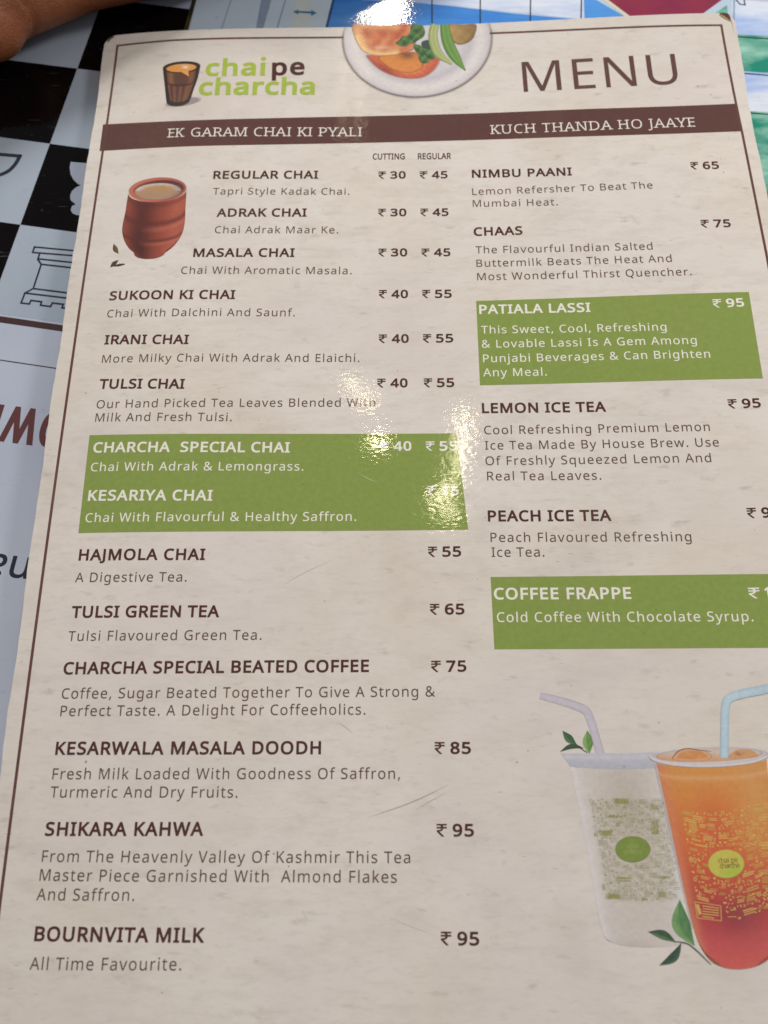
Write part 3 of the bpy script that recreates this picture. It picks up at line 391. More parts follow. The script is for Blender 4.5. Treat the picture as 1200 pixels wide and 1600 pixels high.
o|485|442 263 442 216 442 180,437 148 428 121 418 93,405 70 388 51 370 31,349 17 324 7 300 -3,272 -8 241 -8 213 -8,187 -3 163 7 139 17,118 31 100 51 83 70,69 93 59 121 49 148,44 180 44 216 44 263,52 304 68 336 84 369,107 394 137 412 167 429,203 438 244 438 283 438,317 429 347 412 377 394,400 369 417 336 433 304;117 267 117 216 117 182,121 153 130 128 139 103,153 84 172 71 190 57,214 51 243 51 272 51,296 57 314 71 333 84,347 103 356 128 364 153,369 182 369 216 369 250,364 279 355 303 346 327,332 346 314 359 296 372,272 379 242 379 198 379,167 364 147 335 127 306
p|493|250 438 273 438 326 438,368 419 401 383 433 346,449 290 449 216 449 167,442 126 427 93 412 59,392 34 365 17 339 0,308 -8 272 -8 250 -8,230 -5 213 1 196 7,182 14 170 24 158 33,147 43 139 55 137 55,136 55 134 55 135 45,136 34 137 20 138 6,139 -6 139 -16 139 -75,139 -134 139 -192 115 -192,92 -192 68 -192 68 15,68 222 68 430 87 430,107 430 126 430 129 410,132 391 136 371 137 371,138 371 139 371 147 384,158 395 170 405 182 415,196 423 213 429 230 435;299 379 260 379 231 379,208 373 190 362 172 351,160 335 152 313 144 291,139 263 139 229 139 225,139 220 139 216 139 180,142 150 150 126 157 101,170 83 188 70 206 57,230 51 261 51 288 51,309 58 326 72 343 87,355 106 364 131 372 156,376 184 376 217 376 266,367 305 348 334 329 364
q|493|354 -70 354 -9 354 1,355 12 355 25 356 38,357 49 358 58 357 58,355 58 354 58 341 40,324 24 303 11 281 -2,253 -8 219 -8 167 -8,125 11 93 48 60 85,44 140 44 214 44 263,52 304 67 338 82 371,102 396 129 413 156 429,187 438 221 438 255 438,283 431 304 419 325 406,342 390 355 371 356 371,357 371 358 371 362 391,365 410 369 430 388 430,406 430 425 430 425 222,425 15 425 -192 401 -192,378 -192 354 -192 354 -131;194 51 233 51 262 51,286 56 304 67 321 77,334 94 342 116 350 138,355 166 355 199 355 204,355 209 355 213 355 268,346 309 328 337 310 365,277 379 231 379 192 379,164 364 145 334 126 304,117 263 117 213 117 162,127 122 146 93 165 65
r|331|249 438 269 438 277 438,285 437 295 437 304 436,312 435 319 433 316 411,313 390 310 368 303 370,296 371 287 372 279 373,271 374 264 374 247 374,231 370 217 363 202 356,188 347 176 334 165 321,155 306 149 289 142 271,139 251 139 229 139 153,139 76 139 0 115 0,92 0 68 0 68 143,68 287 68 430 87 430,107 430 126 430 129 404,131 377 134 351 135 351,136 351 137 351 146 367,157 382 170 395 183 408,198 418 214 426 231 434
s|384|348 142 348 119 348 91,341 68 327 49 313 30,294 16 268 6 242 -3,212 -8 176 -8 146 -8,121 -6 99 -1 77 4,58 11 42 19 42 41,42 62 42 83 59 75,80 67 104 60 128 53,153 49 178 49 214 49,240 55 256 66 272 78,280 93 280 112 280 123,277 133 271 141 265 150,255 158 239 167 224 175,202 185 174 196 146 206,122 217 103 228 83 238,68 251 57 266 46 281,41 300 41 324 41 360,56 388 85 408 115 428,154 438 202 438 228 438,253 435 275 430 298 425,319 418 339 409 331 390,323 372 315 353 297 360,278 367 258 372 238 377,218 380 197 380 168 380,146 375 131 366 116 357,108 344 108 328 108 316,112 306 119 298 126 290,137 282 154 274 170 266,191 256 219 246 246 236,269 226 289 215 308 204,323 191 333 176 343 161
t|289|192 50 212 50 222 50,233 51 245 53 256 54,265 56 272 59 272 41,272 23 272 5 264 1,254 -2 240 -4 226 -7,213 -8 200 -8 177 -8,157 -4 138 4 119 11,103 25 91 44 80 63,74 90 74 125 74 209,74 292 74 375 53 375,33 375 13 375 13 387,13 398 13 409 33 418,54 428 75 437 84 468,93 498 103 528 117 528,130 528 144 528 144 496,144 463 144 430 186 430,227 430 269 430 269 412,269 393 269 375 227 375,186 375 144 375 144 292,144 210 144 127 144 101,151 81 163 69 176 56
u|496|404 430 427 430 427 287,427 143 427 0 408 0,389 0 370 0 366 19,363 38 359 57 358 57,357 57 356 57 347 42,335 30 321 20 306 10,291 3 273 -1 256 -6,238 -8 220 -8 186 -8,157 -3 134 8 110 19,93 36 81 59 69 82,63 112 63 148 63 242,63 336 63 430 87 430,111 430 135 430 135 338,135 245 135 153 135 119,142 93 158 76 173 59,198 51 230 51 262 51,287 57 306 69 324 81,337 98 345 121 353 145,357 173 357 206 357 281,357 355 357 430 380 430
v|407|190 0 163 0 109 143,54 287 0 430 25 430,50 430 75 430 106 345,136 261 167 176 171 165,176 152 180 137 185 123,190 109 193 96 197 83,200 72 201 63 202 63,203 63 204 63 207 72,210 83 214 96 218 110,222 123 227 138 232 152,237 165 241 176 271 261,302 345 332 430 357 430,382 430 407 430 353 287,298 143 244 0 217 0
w|630|370 162 346 243 342 254,339 265 336 276 333 287,330 298 328 308 325 317,323 327 321 335 319 344,317 351 316 357 315 357,314 357 313 357 312 351,310 344 308 335 306 327,304 317 302 307 300 297,297 286 294 275 291 265,288 253 284 242 258 162,233 81 207 1 180 1,153 1 127 1 87 144,48 287 9 431 33 431,57 431 82 431 102 354,121 278 141 201 145 186,149 170 153 154 157 139,160 124 163 109 166 95,168 83 169 73 170 73,171 73 172 73 174 79,176 87 178 97 180 107,182 117 185 128 187 138,190 149 193 160 196 170,199 180 201 188 227 269,252 350 277 431 303 431,329 431 354 431 379 350,404 269 428 188 432 176,436 163 440 149 444 135,447 122 451 109 454 96,456 84 457 74 458 74,459 74 460 74 461 83,463 94 466 108 469 121,473 136 477 153 481 169,485 185 489 201 509 278,529 354 549 431 573 431,597 431 621 431 582 287,542 144 502 1 474 1,447 1 419 1 395 82
x|424|118 146 170 220 121 290,71 360 22 430 48 430,75 430 102 430 139 376,176 322 213 268 249 322,286 376 322 430 349 430,375 430 402 430 352 360,303 290 253 220 306 146,358 73 410 0 383 0,356 0 330 0 291 57,252 114 213 172 173 114,133 57 94 0 67 0,41 0 14 0 66 73
y|409|59 286 1 430 26 430,51 430 76 430 107 348,138 267 169 185 175 171,179 157 184 144 189 130,193 117 196 105 200 92,203 80 205 68 206 68,207 68 209 68 212 82,217 99 224 121 231 142,238 164 245 186 275 267,304 349 333 430 358 430,384 430 409 430 347 267,285 104 224 -59 214 -86,202 -109 188 -130 174 -150,158 -165 138 -176 119 -187,95 -192 67 -192 55 -192,43 -192 34 -190 24 -189,16 -188 9 -186 9 -167,9 -149 9 -130 15 -131,22 -132 30 -133 38 -134,47 -135 56 -135 73 -135,87 -132 99 -126 111 -119,121 -111 130 -99 138 -88,146 -74 152 -59 159 -40,167 -21 174 -2 116 142
z|377|346 18 346 0 241 0,136 0 31 0 31 16,31 31 31 47 108 156,185 266 262 375 190 375,117 375 45 375 45 393,45 412 45 430 143 430,242 430 340 430 340 412,340 395 340 377 264 269,188 162 112 55 190 55,268 55 346 55 346 36
₹|520|66 414 66 437 127 437,186 437 247 437 242 459,233 477 217 488 207 494,196 501 181 504 169 507,151 507 127 507 108 507,87 507 66 507 66 530,66 552 66 573 196 573,326 573 456 573 456 552,456 530 456 507 398 507,340 507 282 507 292 501,302 491 308 478 315 465,319 453 323 437 368 437,411 437 456 437 456 414,456 393 456 371 411 371,368 371 324 371 318 332,302 300 276 276 250 252,212 236 161 228 225 152,291 75 355 0 324 0,292 0 262 0 196 75,132 152 66 228 69 249,72 271 75 294 90 294,103 294 116 294 146 294,169 295 185 300 199 305,212 311 221 321 234 334,244 350 249 371 188 371,127 371 66 371 66 393
 |208|
"""

CAP = 573.0


def flatten(sp, n=4):
    pts = []
    k = len(sp)
    for i in range(k):
        a, b = sp[i], sp[(i + 1) % k]
        p0, p1, p2, p3 = (a[2], a[3]), (a[4], a[5]), (b[0], b[1]), (b[2], b[3])
        cross = abs((p1[0] - p0[0]) * (p3[1] - p0[1]) - (p1[1] - p0[1]) * (p3[0] - p0[0])) + \
            abs((p2[0] - p0[0]) * (p3[1] - p0[1]) - (p2[1] - p0[1]) * (p3[0] - p0[0]))
        d = math.hypot(p3[0] - p0[0], p3[1] - p0[1])
        m = 1 if cross < 2.5 * max(d, 1) else n
        for j in range(m):
            s = j / m; r = 1 - s
            pts.append((r ** 3 * p0[0] + 3 * r * r * s * p1[0] + 3 * r * s * s * p2[0] + s ** 3 * p3[0],
                        r ** 3 * p0[1] + 3 * r * r * s * p1[1] + 3 * r * s * s * p2[1] + s ** 3 * p3[1]))
    out = []
    for p in pts:
        if not out or math.hypot(p[0] - out[-1][0], p[1] - out[-1][1]) > 0.5: out.append(p)
    if len(out) > 1 and math.hypot(out[0][0] - out[-1][0], out[0][1] - out[-1][1]) < 0.5: out.pop()
    return out


def grow(pts, o):
    if not o: return pts
    k = len(pts); out = []
    for i in range(k):
        a, b, c = pts[i - 1], pts[i], pts[(i + 1) % k]
        d1 = (b[0] - a[0], b[1] - a[1]); d2 = (c[0] - b[0], c[1] - b[1])
        l1 = math.hypot(*d1) or 1; l2 = math.hypot(*d2) or 1
        n1 = (-d1[1] / l1, d1[0] / l1); n2 = (-d2[1] / l2, d2[0] / l2)   # left of travel: outwards for clockwise outlines
        m = (n1[0] + n2[0], n1[1] + n2[1]); ml = math.hypot(*m)
        if ml < 1e-6: out.append(b); continue
        m = (m[0] / ml, m[1] / ml)
        q = min(o / max(m[0] * n1[0] + m[1] * n1[1], 0.45), o * 2.0)
        out.append((b[0] + m[0] * q, b[1] + m[1] * q))
    return out


RAW = {}
for line in GLYPHS.strip('\n').split('\n'):
    ch, ad, sp = line[0], *line[2:].split('|')
    RAW[ch] = (float(ad), [flatten([tuple(map(float, p.split())) for p in s.split(',')]) for s in sp.split(';') if s])
CACHE = {}


def winding(x, y, loops):
    w = 0
    for l in loops:
        x0, y0 = l[-1]
        for x1, y1 in l:
            if (y0 > y) != (y1 > y):
                c = (x1 - x0) * (y - y0) - (x - x0) * (y1 - y0)
                if y1 > y0 and c > 0: w += 1
                elif y1 < y0 and c < 0: w -= 1
            x0, y0 = x1, y1
    return w


def glyph(ch, bold):
    """ink outline of a letter, emboldened by moving its outline outwards, as triangles"""
    key = (ch, bold)
    if key not in CACHE:
        ad, loops = RAW[ch]
        k = CAP / (CAP + 2 * bold)
        loops = [[(x + bold, (y + bold) * k + (50 if bold > 26 and ch == 'i' and y > 470 else 0)) for x, y in grow(l, bold)] for l in loops]
        vs = []; es = []
        for l in loops:
            n0 = len(vs); vs += [Vector(p) for p in l]
            es += [(n0 + i, n0 + (i + 1) % len(l)) for i in range(len(l))]
        tris = []; out = []
        if vs:
            ov, _, of, *_r = delaunay_2d_cdt(vs, es, [], 0, 1e-4)
            out = [(v.x, v.y) for v in ov]
            for f in of:
                cx = sum(out[i][0] for i in f) / len(f); cy = sum(out[i][1] for i in f) / len(f)
                if winding(cx, cy, loops) <= -1: tris.append(tuple(f))
        CACHE[key] = (ad + 2 * bold, out, tris)
    return CACHE[key]


SERIF = {  # serif bars: (centre x as a fraction of the glyph width, top or bottom)
    'E': [(.04, 1), (.04, 0)], 'K': [(.07, 1), (.07, 0), (.84, 1), (.90, 0)], 'A': [(.08, 0), (.92, 0)],
    'R': [(.06, 1), (.07, 0), (.93, 0)], 'M': [(.06, 1), (.06, 0), (.94, 1), (.94, 0)], 'C': [], 'G': [],
    'H': [(.07, 1), (.07, 0), (.93, 1), (.93, 0)], 'I': [(.5, 1), (.5, 0)], 'P': [(.08, 1), (.09, 0)],
    'Y': [(.07, 1), (.93, 1), (.5, 0)], 'L': [(.10, 1), (.08, 0)], 'U': [(.07, 1), (.93, 1)], 'T': [(.5, 0)],
    'N': [(.04, 1), (.07, 0), (.93, 1)], 'D': [(.05, 1), (.05, 0)], 'J': [(.78, 1)], 'O': []}


def layout(text, bold, serif=False, track=0.0, kern_space=1.0):
    """flat letter meshes in font units: list of (verts, tris) and the natural width"""
    x = 0.0; parts = []; gaps = 0
    for ch in text:
        ad, vs, ts = glyph(ch, bold)
        if vs:
            parts.append((x, vs, ts, gaps, 0))
            if serif:
                x0 = min(v[0] for v in vs); x1 = max(v[0] for v in vs)
                for k, (fx, top) in enumerate(SERIF.get(ch, [])):
                    c = x0 + fx * (x1 - x0); w = 104; y = CAP - 46 if top else 0
                    parts.append((x, [(c - w, y), (c + w, y), (c + w, y + 46), (c - w, y + 46)], [(0, 1, 2), (0, 2, 3)], gaps, k + 1))
        x += ad * (kern_space if ch == ' ' else 1); gaps += 1
    xs0 = min(p[0] + min(v[0] for v in p[1]) for p in parts)
    xs1 = max(p[0] + max(v[0] for v in p[1]) for p in parts)
    return parts, xs0, xs1, gaps - 1


def lettering(name, lines, size, mat, parent, bold=0, lift=0.10, surface='card', serif=False, xscale=None, mesh_parent=None):
    """lines: (text, px0, py0, px1, py1): first and last ink edge of a baseline; size: cap height in card units"""
    verts = []; faces = []
    at, pt = (on_card, card_pt) if surface == 'card' else (on_table, table_pt)
    for (text, x0, y0, x1, y1) in lines:
        a = Vector(at(x0, y0)); b = Vector(at(x1, y1)); d = b - a; W = d.length; d /= W
        n = Vector((-d.y, d.x))
        parts, s0, s1, g = layout(text, bold, serif)
        s = size / CAP
        sx = s * (xscale or 1.0)
        track = (W - (s1 - s0) * sx) / max(g, 1)
        if track < -0.045 * size or (xscale is None and track > 0.42 * size) or len(text) < 3:   # fit by width instead
            k = W / (s1 - s0); sx = k if len(text.replace(' ', '')) < 5 else sx; track = (W - (s1 - s0) * sx) / max(g, 1)
        for (ox, vs, ts, gi, jit) in parts:
            base = len(verts)
            for (vx, vy) in vs:
                q = a + d * ((ox + vx - s0) * sx + gi * track) + n * (vy * s)
                verts.append(pt(q.x, q.y, lift + jit * 0.008 + (gi % 3) * 0.004))
            faces += [tuple(base + i for i in t) for t in ts]
    return mesh_obj(name, verts, faces, mat, mesh_parent or parent)


# ------------------------------------------------------------------ printed shapes
def cr(pts, n):
    """n+1 points along a Catmull-Rom curve through pts"""
    out = []; k = len(pts) - 1
    for i in range(n + 1):
        s = i / n * k; j = min(int(s), k - 1); f = s - j
        p0 = pts[max(j - 1, 0)]; p1 = pts[j]; p2 = pts[j + 1]; p3 = pts[min(j + 2, k)]
        out.append(tuple(0.5 * (2 * b + (c - a) * f + (2 * a - 5 * b + 4 * c - d) * f * f + (3 * b - a - 3 * c + d) * f ** 3)
                         for a, b, c, d in zip(p0, p1, p2, p3)))
    return out


def grid_mesh(name, rows, parent, mat, lift, colors=None, pt=card_pt):
    """rows of (X, Y) points, equal length"""
    nv = len(rows); nu = len(rows[0])
    verts = [pt(x, y, lift) for r in rows for x, y in r]
    faces = [(j * nu + i, j * nu + i + 1, (j + 1) * nu + i + 1, (j + 1) * nu + i) for j in range(nv - 1) for i in range(nu - 1)]
    o = mesh_obj(name, verts, faces, mat, parent, colors=colors)
    if o.data.polygons[len(o.data.polygons) // 2].normal.z < 0: o.data.flip_normals()
    return o


def quad_print(name, tl, tr, br, bl, parent, mat, lift=0.05, n=24, m=6):
    a, b, c, d = (Vector(on_card(*p)) for p in (tl, tr, br, bl))
    rows = []
    for j in range(m + 1):
        l = a.lerp(d, j / m); r = b.lerp(c, j / m)
        rows.append([tuple(l.lerp(r, i / n)) for i in range(n + 1)])
    return grid_mesh(name, rows, parent, mat, lift)


def C4(c, a=1.0):
    return (*lin(c), a)


def mixc(a, b, f):
    f = max(0.0, min(1.0, f))
    return tuple(x + (y - x) * f for x, y in zip(a, b))


def bump1(x, c, w):
    return math.exp(-((x - c) / w) ** 2)


def cup(name, levels, tr, parent, color, lift, nu=40, nv=60, power=2.0):
    """levels: (left, right, sag) in picture pixels; the level lines sag like the rings of a round cup"""
    L = cr([l[0] for l in levels], nv); R = cr([l[1] for l in levels], nv); S = cr([(l[2],) for l in levels], nv)
    rows = []; cols = []
    for j in range(nv + 1):
        row = []
        for i in range(nu + 1):
            u = -math.cos(math.pi * i / nu)
            x = (L[j][0] + R[j][0]) / 2 + u * (R[j][0] - L[j][0]) / 2
            y = (L[j][1] + R[j][1]) / 2 + u * (R[j][1] - L[j][1]) / 2 + S[j][0] * math.sqrt(max(0, 1 - u * u))
            row.append(on_card(*tr(x, y))); c_ = color(u, j / nv, x, y); cols.append((*c_[:3], c_[3] * (0.0 if abs(u) > 0.999 else 1.0)))
        rows.append(row)
    return grid_mesh(name, rows, parent, M_PICT, lift, cols)


def blob(name, outline, tr, parent, color, lift, nr=10, smooth=8, centre=None, soft=0.0, closed_curve=True):
    """a star-shaped printed patch; color(x, y, r) with r running 0 at the middle to 1 at the outline"""
    if smooth:
        k = len(outline)
        ext = [outline[-1]] + outline + [outline[0], outline[1]]
        pts = []
        for j in range(k):
            p0, p1, p2, p3 = ext[j], ext[j + 1], ext[j + 2], ext[j + 3]
            for i in range(smooth):
                f = i / smooth
                pts.append(tuple(0.5 * (2 * b + (c - a) * f + (2 * a - 5 * b + 4 * c - d) * f * f + (3 * b - a - 3 * c + d) * f ** 3)
                                 for a, b, c, d in zip(p0, p1, p2, p3)))
    else:
        pts = list(outline)
    cx, cy = centre or (sum(p[0] for p in pts) / len(pts), sum(p[1] for p in pts) / len(pts))
    verts = [card_pt(*on_card(*tr(cx, cy)), lift)]; cols = [color(cx, cy, 0.0)]; faces = []
    k = len(pts)
    for r in range(1, nr + 1):
        f = r / nr if r < nr - 1 else (0.93 if r == nr - 1 else 1.0)
        for p in pts:
            x = cx + (p[0] - cx) * f; y = cy + (p[1] - cy) * f
            verts.append(card_pt(*on_card(*tr(x, y)), lift))
            c = color(x, y, f)
            if not soft and r == nr and nr > 2: c = (*c[:3], c[3] * 0.15)
            if soft and f > 1 - soft: c = (*c[:3], c[3] * (1 - (f - (1 - soft)) / soft))
            cols.append(c)
    for i in range(k):
        faces.append((0, 1 + i, 1 + (i + 1) % k))
        for r in range(nr - 1):
            a = 1 + r * k
            faces.append((a + i, a + k + i, a + k + (i + 1) % k, a + (i + 1) % k))
    o = mesh_obj(name, verts, faces, M_PICT, parent, colors=cols)
    if o.data.polygons[0].normal.z < 0: o.data.flip_normals()
    return o


def ellipse(cx, cy, rx, ry, rot=0.0, n=48):
    c, s = math.cos(math.radians(rot)), math.sin(math.radians(rot))
    return [(cx + rx * math.cos(a) * c - ry * math.sin(a) * s, cy + rx * math.cos(a) * s + ry * math.sin(a) * c)
            for a in (2 * math.pi * i / n for i in range(n))]


def ribbon(name, spine, widths, tr, parent, color, lift, n=28, m=8):
    """a printed strip along a curved spine; color(u across -1..1, v along 0..1)"""
    P = cr(spine, n); W = cr([(w,) for w in widths], n)
    rows = []; cols = []
    for j in range(n + 1):
        a = P[max(j - 1, 0)]; b = P[min(j + 1, n)]
        dx, dy = b[0] - a[0], b[1] - a[1]; l = math.hypot(dx, dy) or 1
        nx, ny = -dy / l, dx / l; w = max(W[j][0], 0.2) / 2
        row = []
        for i in range(m + 1):
            u = -math.cos(math.pi * i / m)
            row.append(on_card(*tr(P[j][0] + nx * w * u, P[j][1] + ny * w * u))); c_ = color(u, j / n); cols.append((*c_[:3], c_[3] * (0.25 if abs(u) > 0.999 else 1.0)))
        rows.append(row)
    return grid_mesh(name, rows, parent, M_PICT, lift, cols)


def leaf(name, a, b, w, tr, parent, dark, light, lift, bend=0.0):
    mx, my = (a[0] + b[0]) / 2 - (b[1] - a[1]) * bend, (a[1] + b[1]) / 2 + (b[0] - a[0]) * bend
    def col(u, v):
        c = mixc(C4(dark), C4(light), 0.5 + 0.5 * u + 0.25 * math.sin(v * 22 + abs(u) * 5) * (1 - abs(u)))
        return mixc(c, C4(dark), bump1(u, 0, 0.12) * 0.7)
    return ribbon(name, [a, (mx, my), b], [1, w, 1], tr, parent, col, lift, 20, 8)


# ------------------------------------------------------------------ the table and the games printed on it
table = thing('game_table', 'glossy table top printed with a chess board and colourful board games, under the menu', 'table',
              (0, 0, TABLE_Z * U))
TB = gloss_print('table_pale_print', (184, 191, 207), (166, 175, 194), (9, 9, 9))
T_WHITE = gloss_print('chess_white_print', (166, 176, 190), (144, 158, 176), (16, 10, 10), 0.3, 0.75)
T_BLACK = gloss_print('chess_black_print', (8, 6, 7), (16, 12, 12), (90, 60, 60), 0.5, 0.8, spec=0.12)
T_BROWN = gloss_print('brown_print', (66, 44, 46))
T_BROWN2 = gloss_print('lettering_red_brown_print', (96, 56, 58))
T_INK = gloss_print('dark_line_print', (38, 40, 56))
T_FILL = gloss_print('piece_fill_print', (152, 160, 178), (140, 152, 172), (20, 20, 20))
T_PALE = gloss_print('pale_blue_print', (188, 204, 218), (172, 192, 214), (14, 6, 6))
T_GREY = gloss_print('slate_blue_print', (112, 134, 160), (150, 168, 188), (40, 10, 10))
T_BLUE = gloss_print('bright_blue_print', (44, 116, 200), (84, 150, 224), (14, 60, 30))
T_SKY = gloss_print('soft_white_blue_print', (214, 222, 236), (158, 182, 228), (20, 90, 30), 0.38, 0.62)
T_CRIM = gloss_print('crimson_print', (146, 52, 66), (122, 38, 76), (26, 26, 26))
T_TEAL = gloss_print('green_watercolour_print', (30, 134, 114), (156, 206, 190), (45, 120, 40), 0.38, 0.66)
T_CREAM = gloss_print('cream_print', (214, 214, 200))

# the slab
def slab(name, x0, x1, y0, y1, z0, z1, mat, parent, r=0.012):
    import bmesh
    bm = bmesh.new()
    bmesh.ops.create_cube(bm, size=1)
    org = root_of(parent).location
    for v in bm.verts:
        v.co = Vector(((x0 + x1) / 2 + v.co.x * (x1 - x0), (y0 + y1) / 2 + v.co.y * (y1 - y0), (z0 + z1) / 2 + v.co.z * (z1 - z0))) - org
    bmesh.ops.bevel(bm, geom=[e for e in bm.edges], offset=r * 0.3, segments=3, affect='EDGES')
    me = bpy.data.meshes.new(name); bm.to_mesh(me); bm.free(); me.materials.append(mat)
    return link(bpy.data.objects.new(name, me), parent)


slab('tabletop', -0.42, 0.52, -0.38, 0.62, TABLE_Z * U - 0.028, TABLE_Z * U, TB, table)

# chess board: one square is 32 mm
sq = 0.1517; th = math.radians(9.6)
e1 = Vector((math.cos(th), -math.sin(th))); e2 = Vector((math.sin(th), math.cos(th)))
Bc = Vector(on_table(78, 224.6))
corner = Bc - e2 * (2 * sq) + e1 * sq           # the board's near right corner, under the card
def board(i, j):                                # i squares to the left, j squares up from that corner
    return corner - e1 * (sq * i) + e2 * (sq * j)
vs = [table_pt(*board(i, j), 0.04) for j in range(9) for i in range(9)]
fs = [(j * 9 + i + 1, j * 9 + i, (j + 1) * 9 + i, (j + 1) * 9 + i + 1) for j in range(8) for i in range(8)]
mi = [(i + j) % 2 for j in range(8) for i in range(8)]
mesh_obj('chess_board_print', vs, fs, [T_WHITE, T_BLACK], table, mi)


def tpoly(name, pts, mat, lift=0.08, parent=table, px=True):
    q = [on_table(*p) if px else p for p in pts]
    vs = [table_pt(x, y, lift) for x, y in q]
    ts = [tuple(t) for t in tessellate_polygon([[Vector((x, y, 0)) for x, y in q]])]
    o = mesh_obj(name, vs, ts, mat, parent)
    for p in o.data.polygons:
        pass
    if o.data.polygons[0].normal.z < 0: o.data.flip_normals()
    return o


def tstroke(verts, faces, pts, w, lift, px=True):
    """append a polyline of width w (units) to a mesh"""
    q = [Vector(on_table(*p)) if px else Vector(p) for p in pts]
    for k in range(len(q) - 1):
        a, b = q[k], q[k + 1]; d = (b - a)
        if d.length < 1e-9: continue
        d.normalize(); n = Vector((-d.y, d.x)) * w / 2; e = d * w * 0.5
        base = len(verts)
        for p in (a - e - n, b + e - n, b + e + n, a - e + n): verts.append(table_pt(p.x, p.y, lift + (k % 4) * 0.012))
        faces.append((base, base + 1, base + 2, base + 3))


def tlines(name, lines, w, mat, lift=0.1, px=True, parent=table):
    v = []; f = []
    for l in lines: tstroke(v, f, l, w, lift, px)
    return mesh_obj(name, v, f, mat, parent)


def brd(x, y):                                  # board coordinates in squares -> units
    return tuple(board(x, y))


# border strip and the plain panel below the board
a0, a1 = corner + e2 * -0.0035, corner - e2 * 0.0135
tpoly('board_border', [tuple(a0 - e1 * 8.06 * sq), tuple(a0 + e1 * .04), tuple(a1 + e1 * .04), tuple(a1 - e1 * 8.06 * sq)], T_BROWN, 0.06, px=False)
l0 = corner - e2 * 0.0715
tlines('panel_line', [[tuple(l0 - e1 * 8 * sq), tuple(l0 + e1 * .04)]], 0.0016, T_BROWN, 0.06, px=False)

# rook in the corner square (drawn for the player on the far side)
rk = [
    [(54, 386), (140, 394)], [(54, 386), (51, 394.5), (140, 401.5)], [(62, 396), (59.5, 404.5), (140, 413)],
    [(59.5, 406), (64.5, 413), (140, 421.5)], [(64.5, 413), (52, 451), (140, 462)],
    [(52, 451), (39, 458), (140, 470)], [(39, 458), (33, 473.5), (46, 475), (48.5, 469.5), (65, 471.5), (63.5, 477), (79, 479), (82, 473.5), (99, 475.5), (97, 481), (140, 486)]]
tlines('chess_piece_drawing', rk, 0.0027, T_INK, 0.1)
# a pale piece in the black square
pc = [(140, 255.5), (110.5, 253), (109, 262), (110.5, 273), (115, 281), (121, 287), (126, 289.5), (118.5, 293), (112, 299), (109.5, 306), (110.5, 313), (118.5, 319.5),
      (112.5, 322), (110.5, 328), (113, 333), (119, 336), (140, 338)]
tpoly('chess_piece_drawing', pc, T_FILL, 0.1)
# a bowl-footed piece at the left
def arc(pts, n=18): return cr(pts, n)
bowl = [[(-60, 236), (31, 244)], arc([(31, 244), (25, 255), (16, 265), (6, 271), (-6, 275)]), [(-6, 275), (-10, 290), (-30, 320)]]
tlines('chess_piece_drawing', bowl, 0.0062, T_INK, 0.1)

# lettering on the board game, upside down for this side
lettering('board_lettering', [('BOWL', 149, 650.5, -18, 629.5)], 0.0535, T_BROWN2, table, bold=34, lift=0.10, surface='table', xscale=0.64)
lettering('board_lettering', [('name', 50, 871.5, -108, 853)], 0.0372, T_INK, table, bold=8, lift=0.10, surface='table')

# the neighbouring game to the right of the chess board: pale squares, blue fields, a crimson flag
tpoly('path_board_print', [(293.5, 60), (309, -8), (370, -260), (1145, -250), (1143, 60)], T_PALE, 0.05)
tpoly('grey_field_print', [(397, 60), (408, 0), (455, -250), (480, -250), (424, 0), (407, 60)], T_GREY, 0.09)
tpoly('blue_field_print', [(505, 60), (521, 0), (533, -45), (560, -8), (650, 4.5), (700, 9), (800, 21), (912, 31), (912, 60)], T_BLUE, 0.09)
tpoly('white_field_print', [(566, 0), (650, 4), (912, 30), (912, -30), (900, -160), (575, -60)], T_SKY, 0.10)
tpoly('blue_field_print', [(915, 60), (912, -4), (932, 0), (976, 26), (1000, 60)], T_BLUE, 0.12)
tpoly('crimson_flag_print', [(985, 60), (974, 24), (946, -3), (900, -230), (1230, -230), (1140, -6), (1093, 25), (1060, 60)], T_CRIM, 0.12)
tpoly('cream_edge_print', [(970, 45), (976, 26), (938, -3), (946, -3), (985, 26), (985, 45)], T_CREAM, 0.16)
tpoly('pale_edge_print', [(1092, 26), (1128, 0), (1146, -14), (1144, 60), (1090, 60)], T_PALE, 0.16)
tpoly('green_corner_print', [(1112, 24), (1136, 8), (1138, 30), (1112, 45)], T_TEAL, 0.20)
tlines('grid_line', [[(346, 46), (361, 0), (420, -200)], [(432.5, 46), (446, 0), (500, -200)]], 0.0022, T_GREY, 0.12)
tlines('grid_line', [[(510, 44), (521, 0), (533, -44)]], 0.004, gloss_print('navy_line_print', (40, 70, 120)), 0.13)
tlines('grid_line', [[(675, 60), (675, -60)], [(750, 60), (751, -60)], [(828, 60), (830, -60)], [(907, 60), (910, -60)]], 0.0022, T_INK, 0.16)
T_ARROW = gloss_print('arrow_blue_print', (58, 118, 152))
tlines('arrow_drawing', [[(463, 18.5), (488, 20)]], 0.0045, T_ARROW, 0.12)
tpoly('arrow_drawing', [(486, 15.5), (495, 20.5), (486, 25)], T_ARROW, 0.14)
tpoly('arrow_drawing', [(458, 18.5), (466, 15), (466, 23)], T_ARROW, 0.14)
tpoly('cream_edge_print', [(455, 60), (461, 0), (466, -40), (492, -40), (488, 0), (484, 60)], gloss_print('cream_glow_print', (204, 208, 196), (186, 198, 204), (60, 20, 20)), 0.10)
tpoly('painted_olive_reflection', [(284, 60), (293.5, 50), (309, -8), (315, -40), (303, -40), (300, 0)], gloss_print('olive_reflection_tint', (70, 66, 36), (40, 40, 30), (80, 80, 80)), 0.09)  # olive part of the murky room reflection, painted as a flat patch

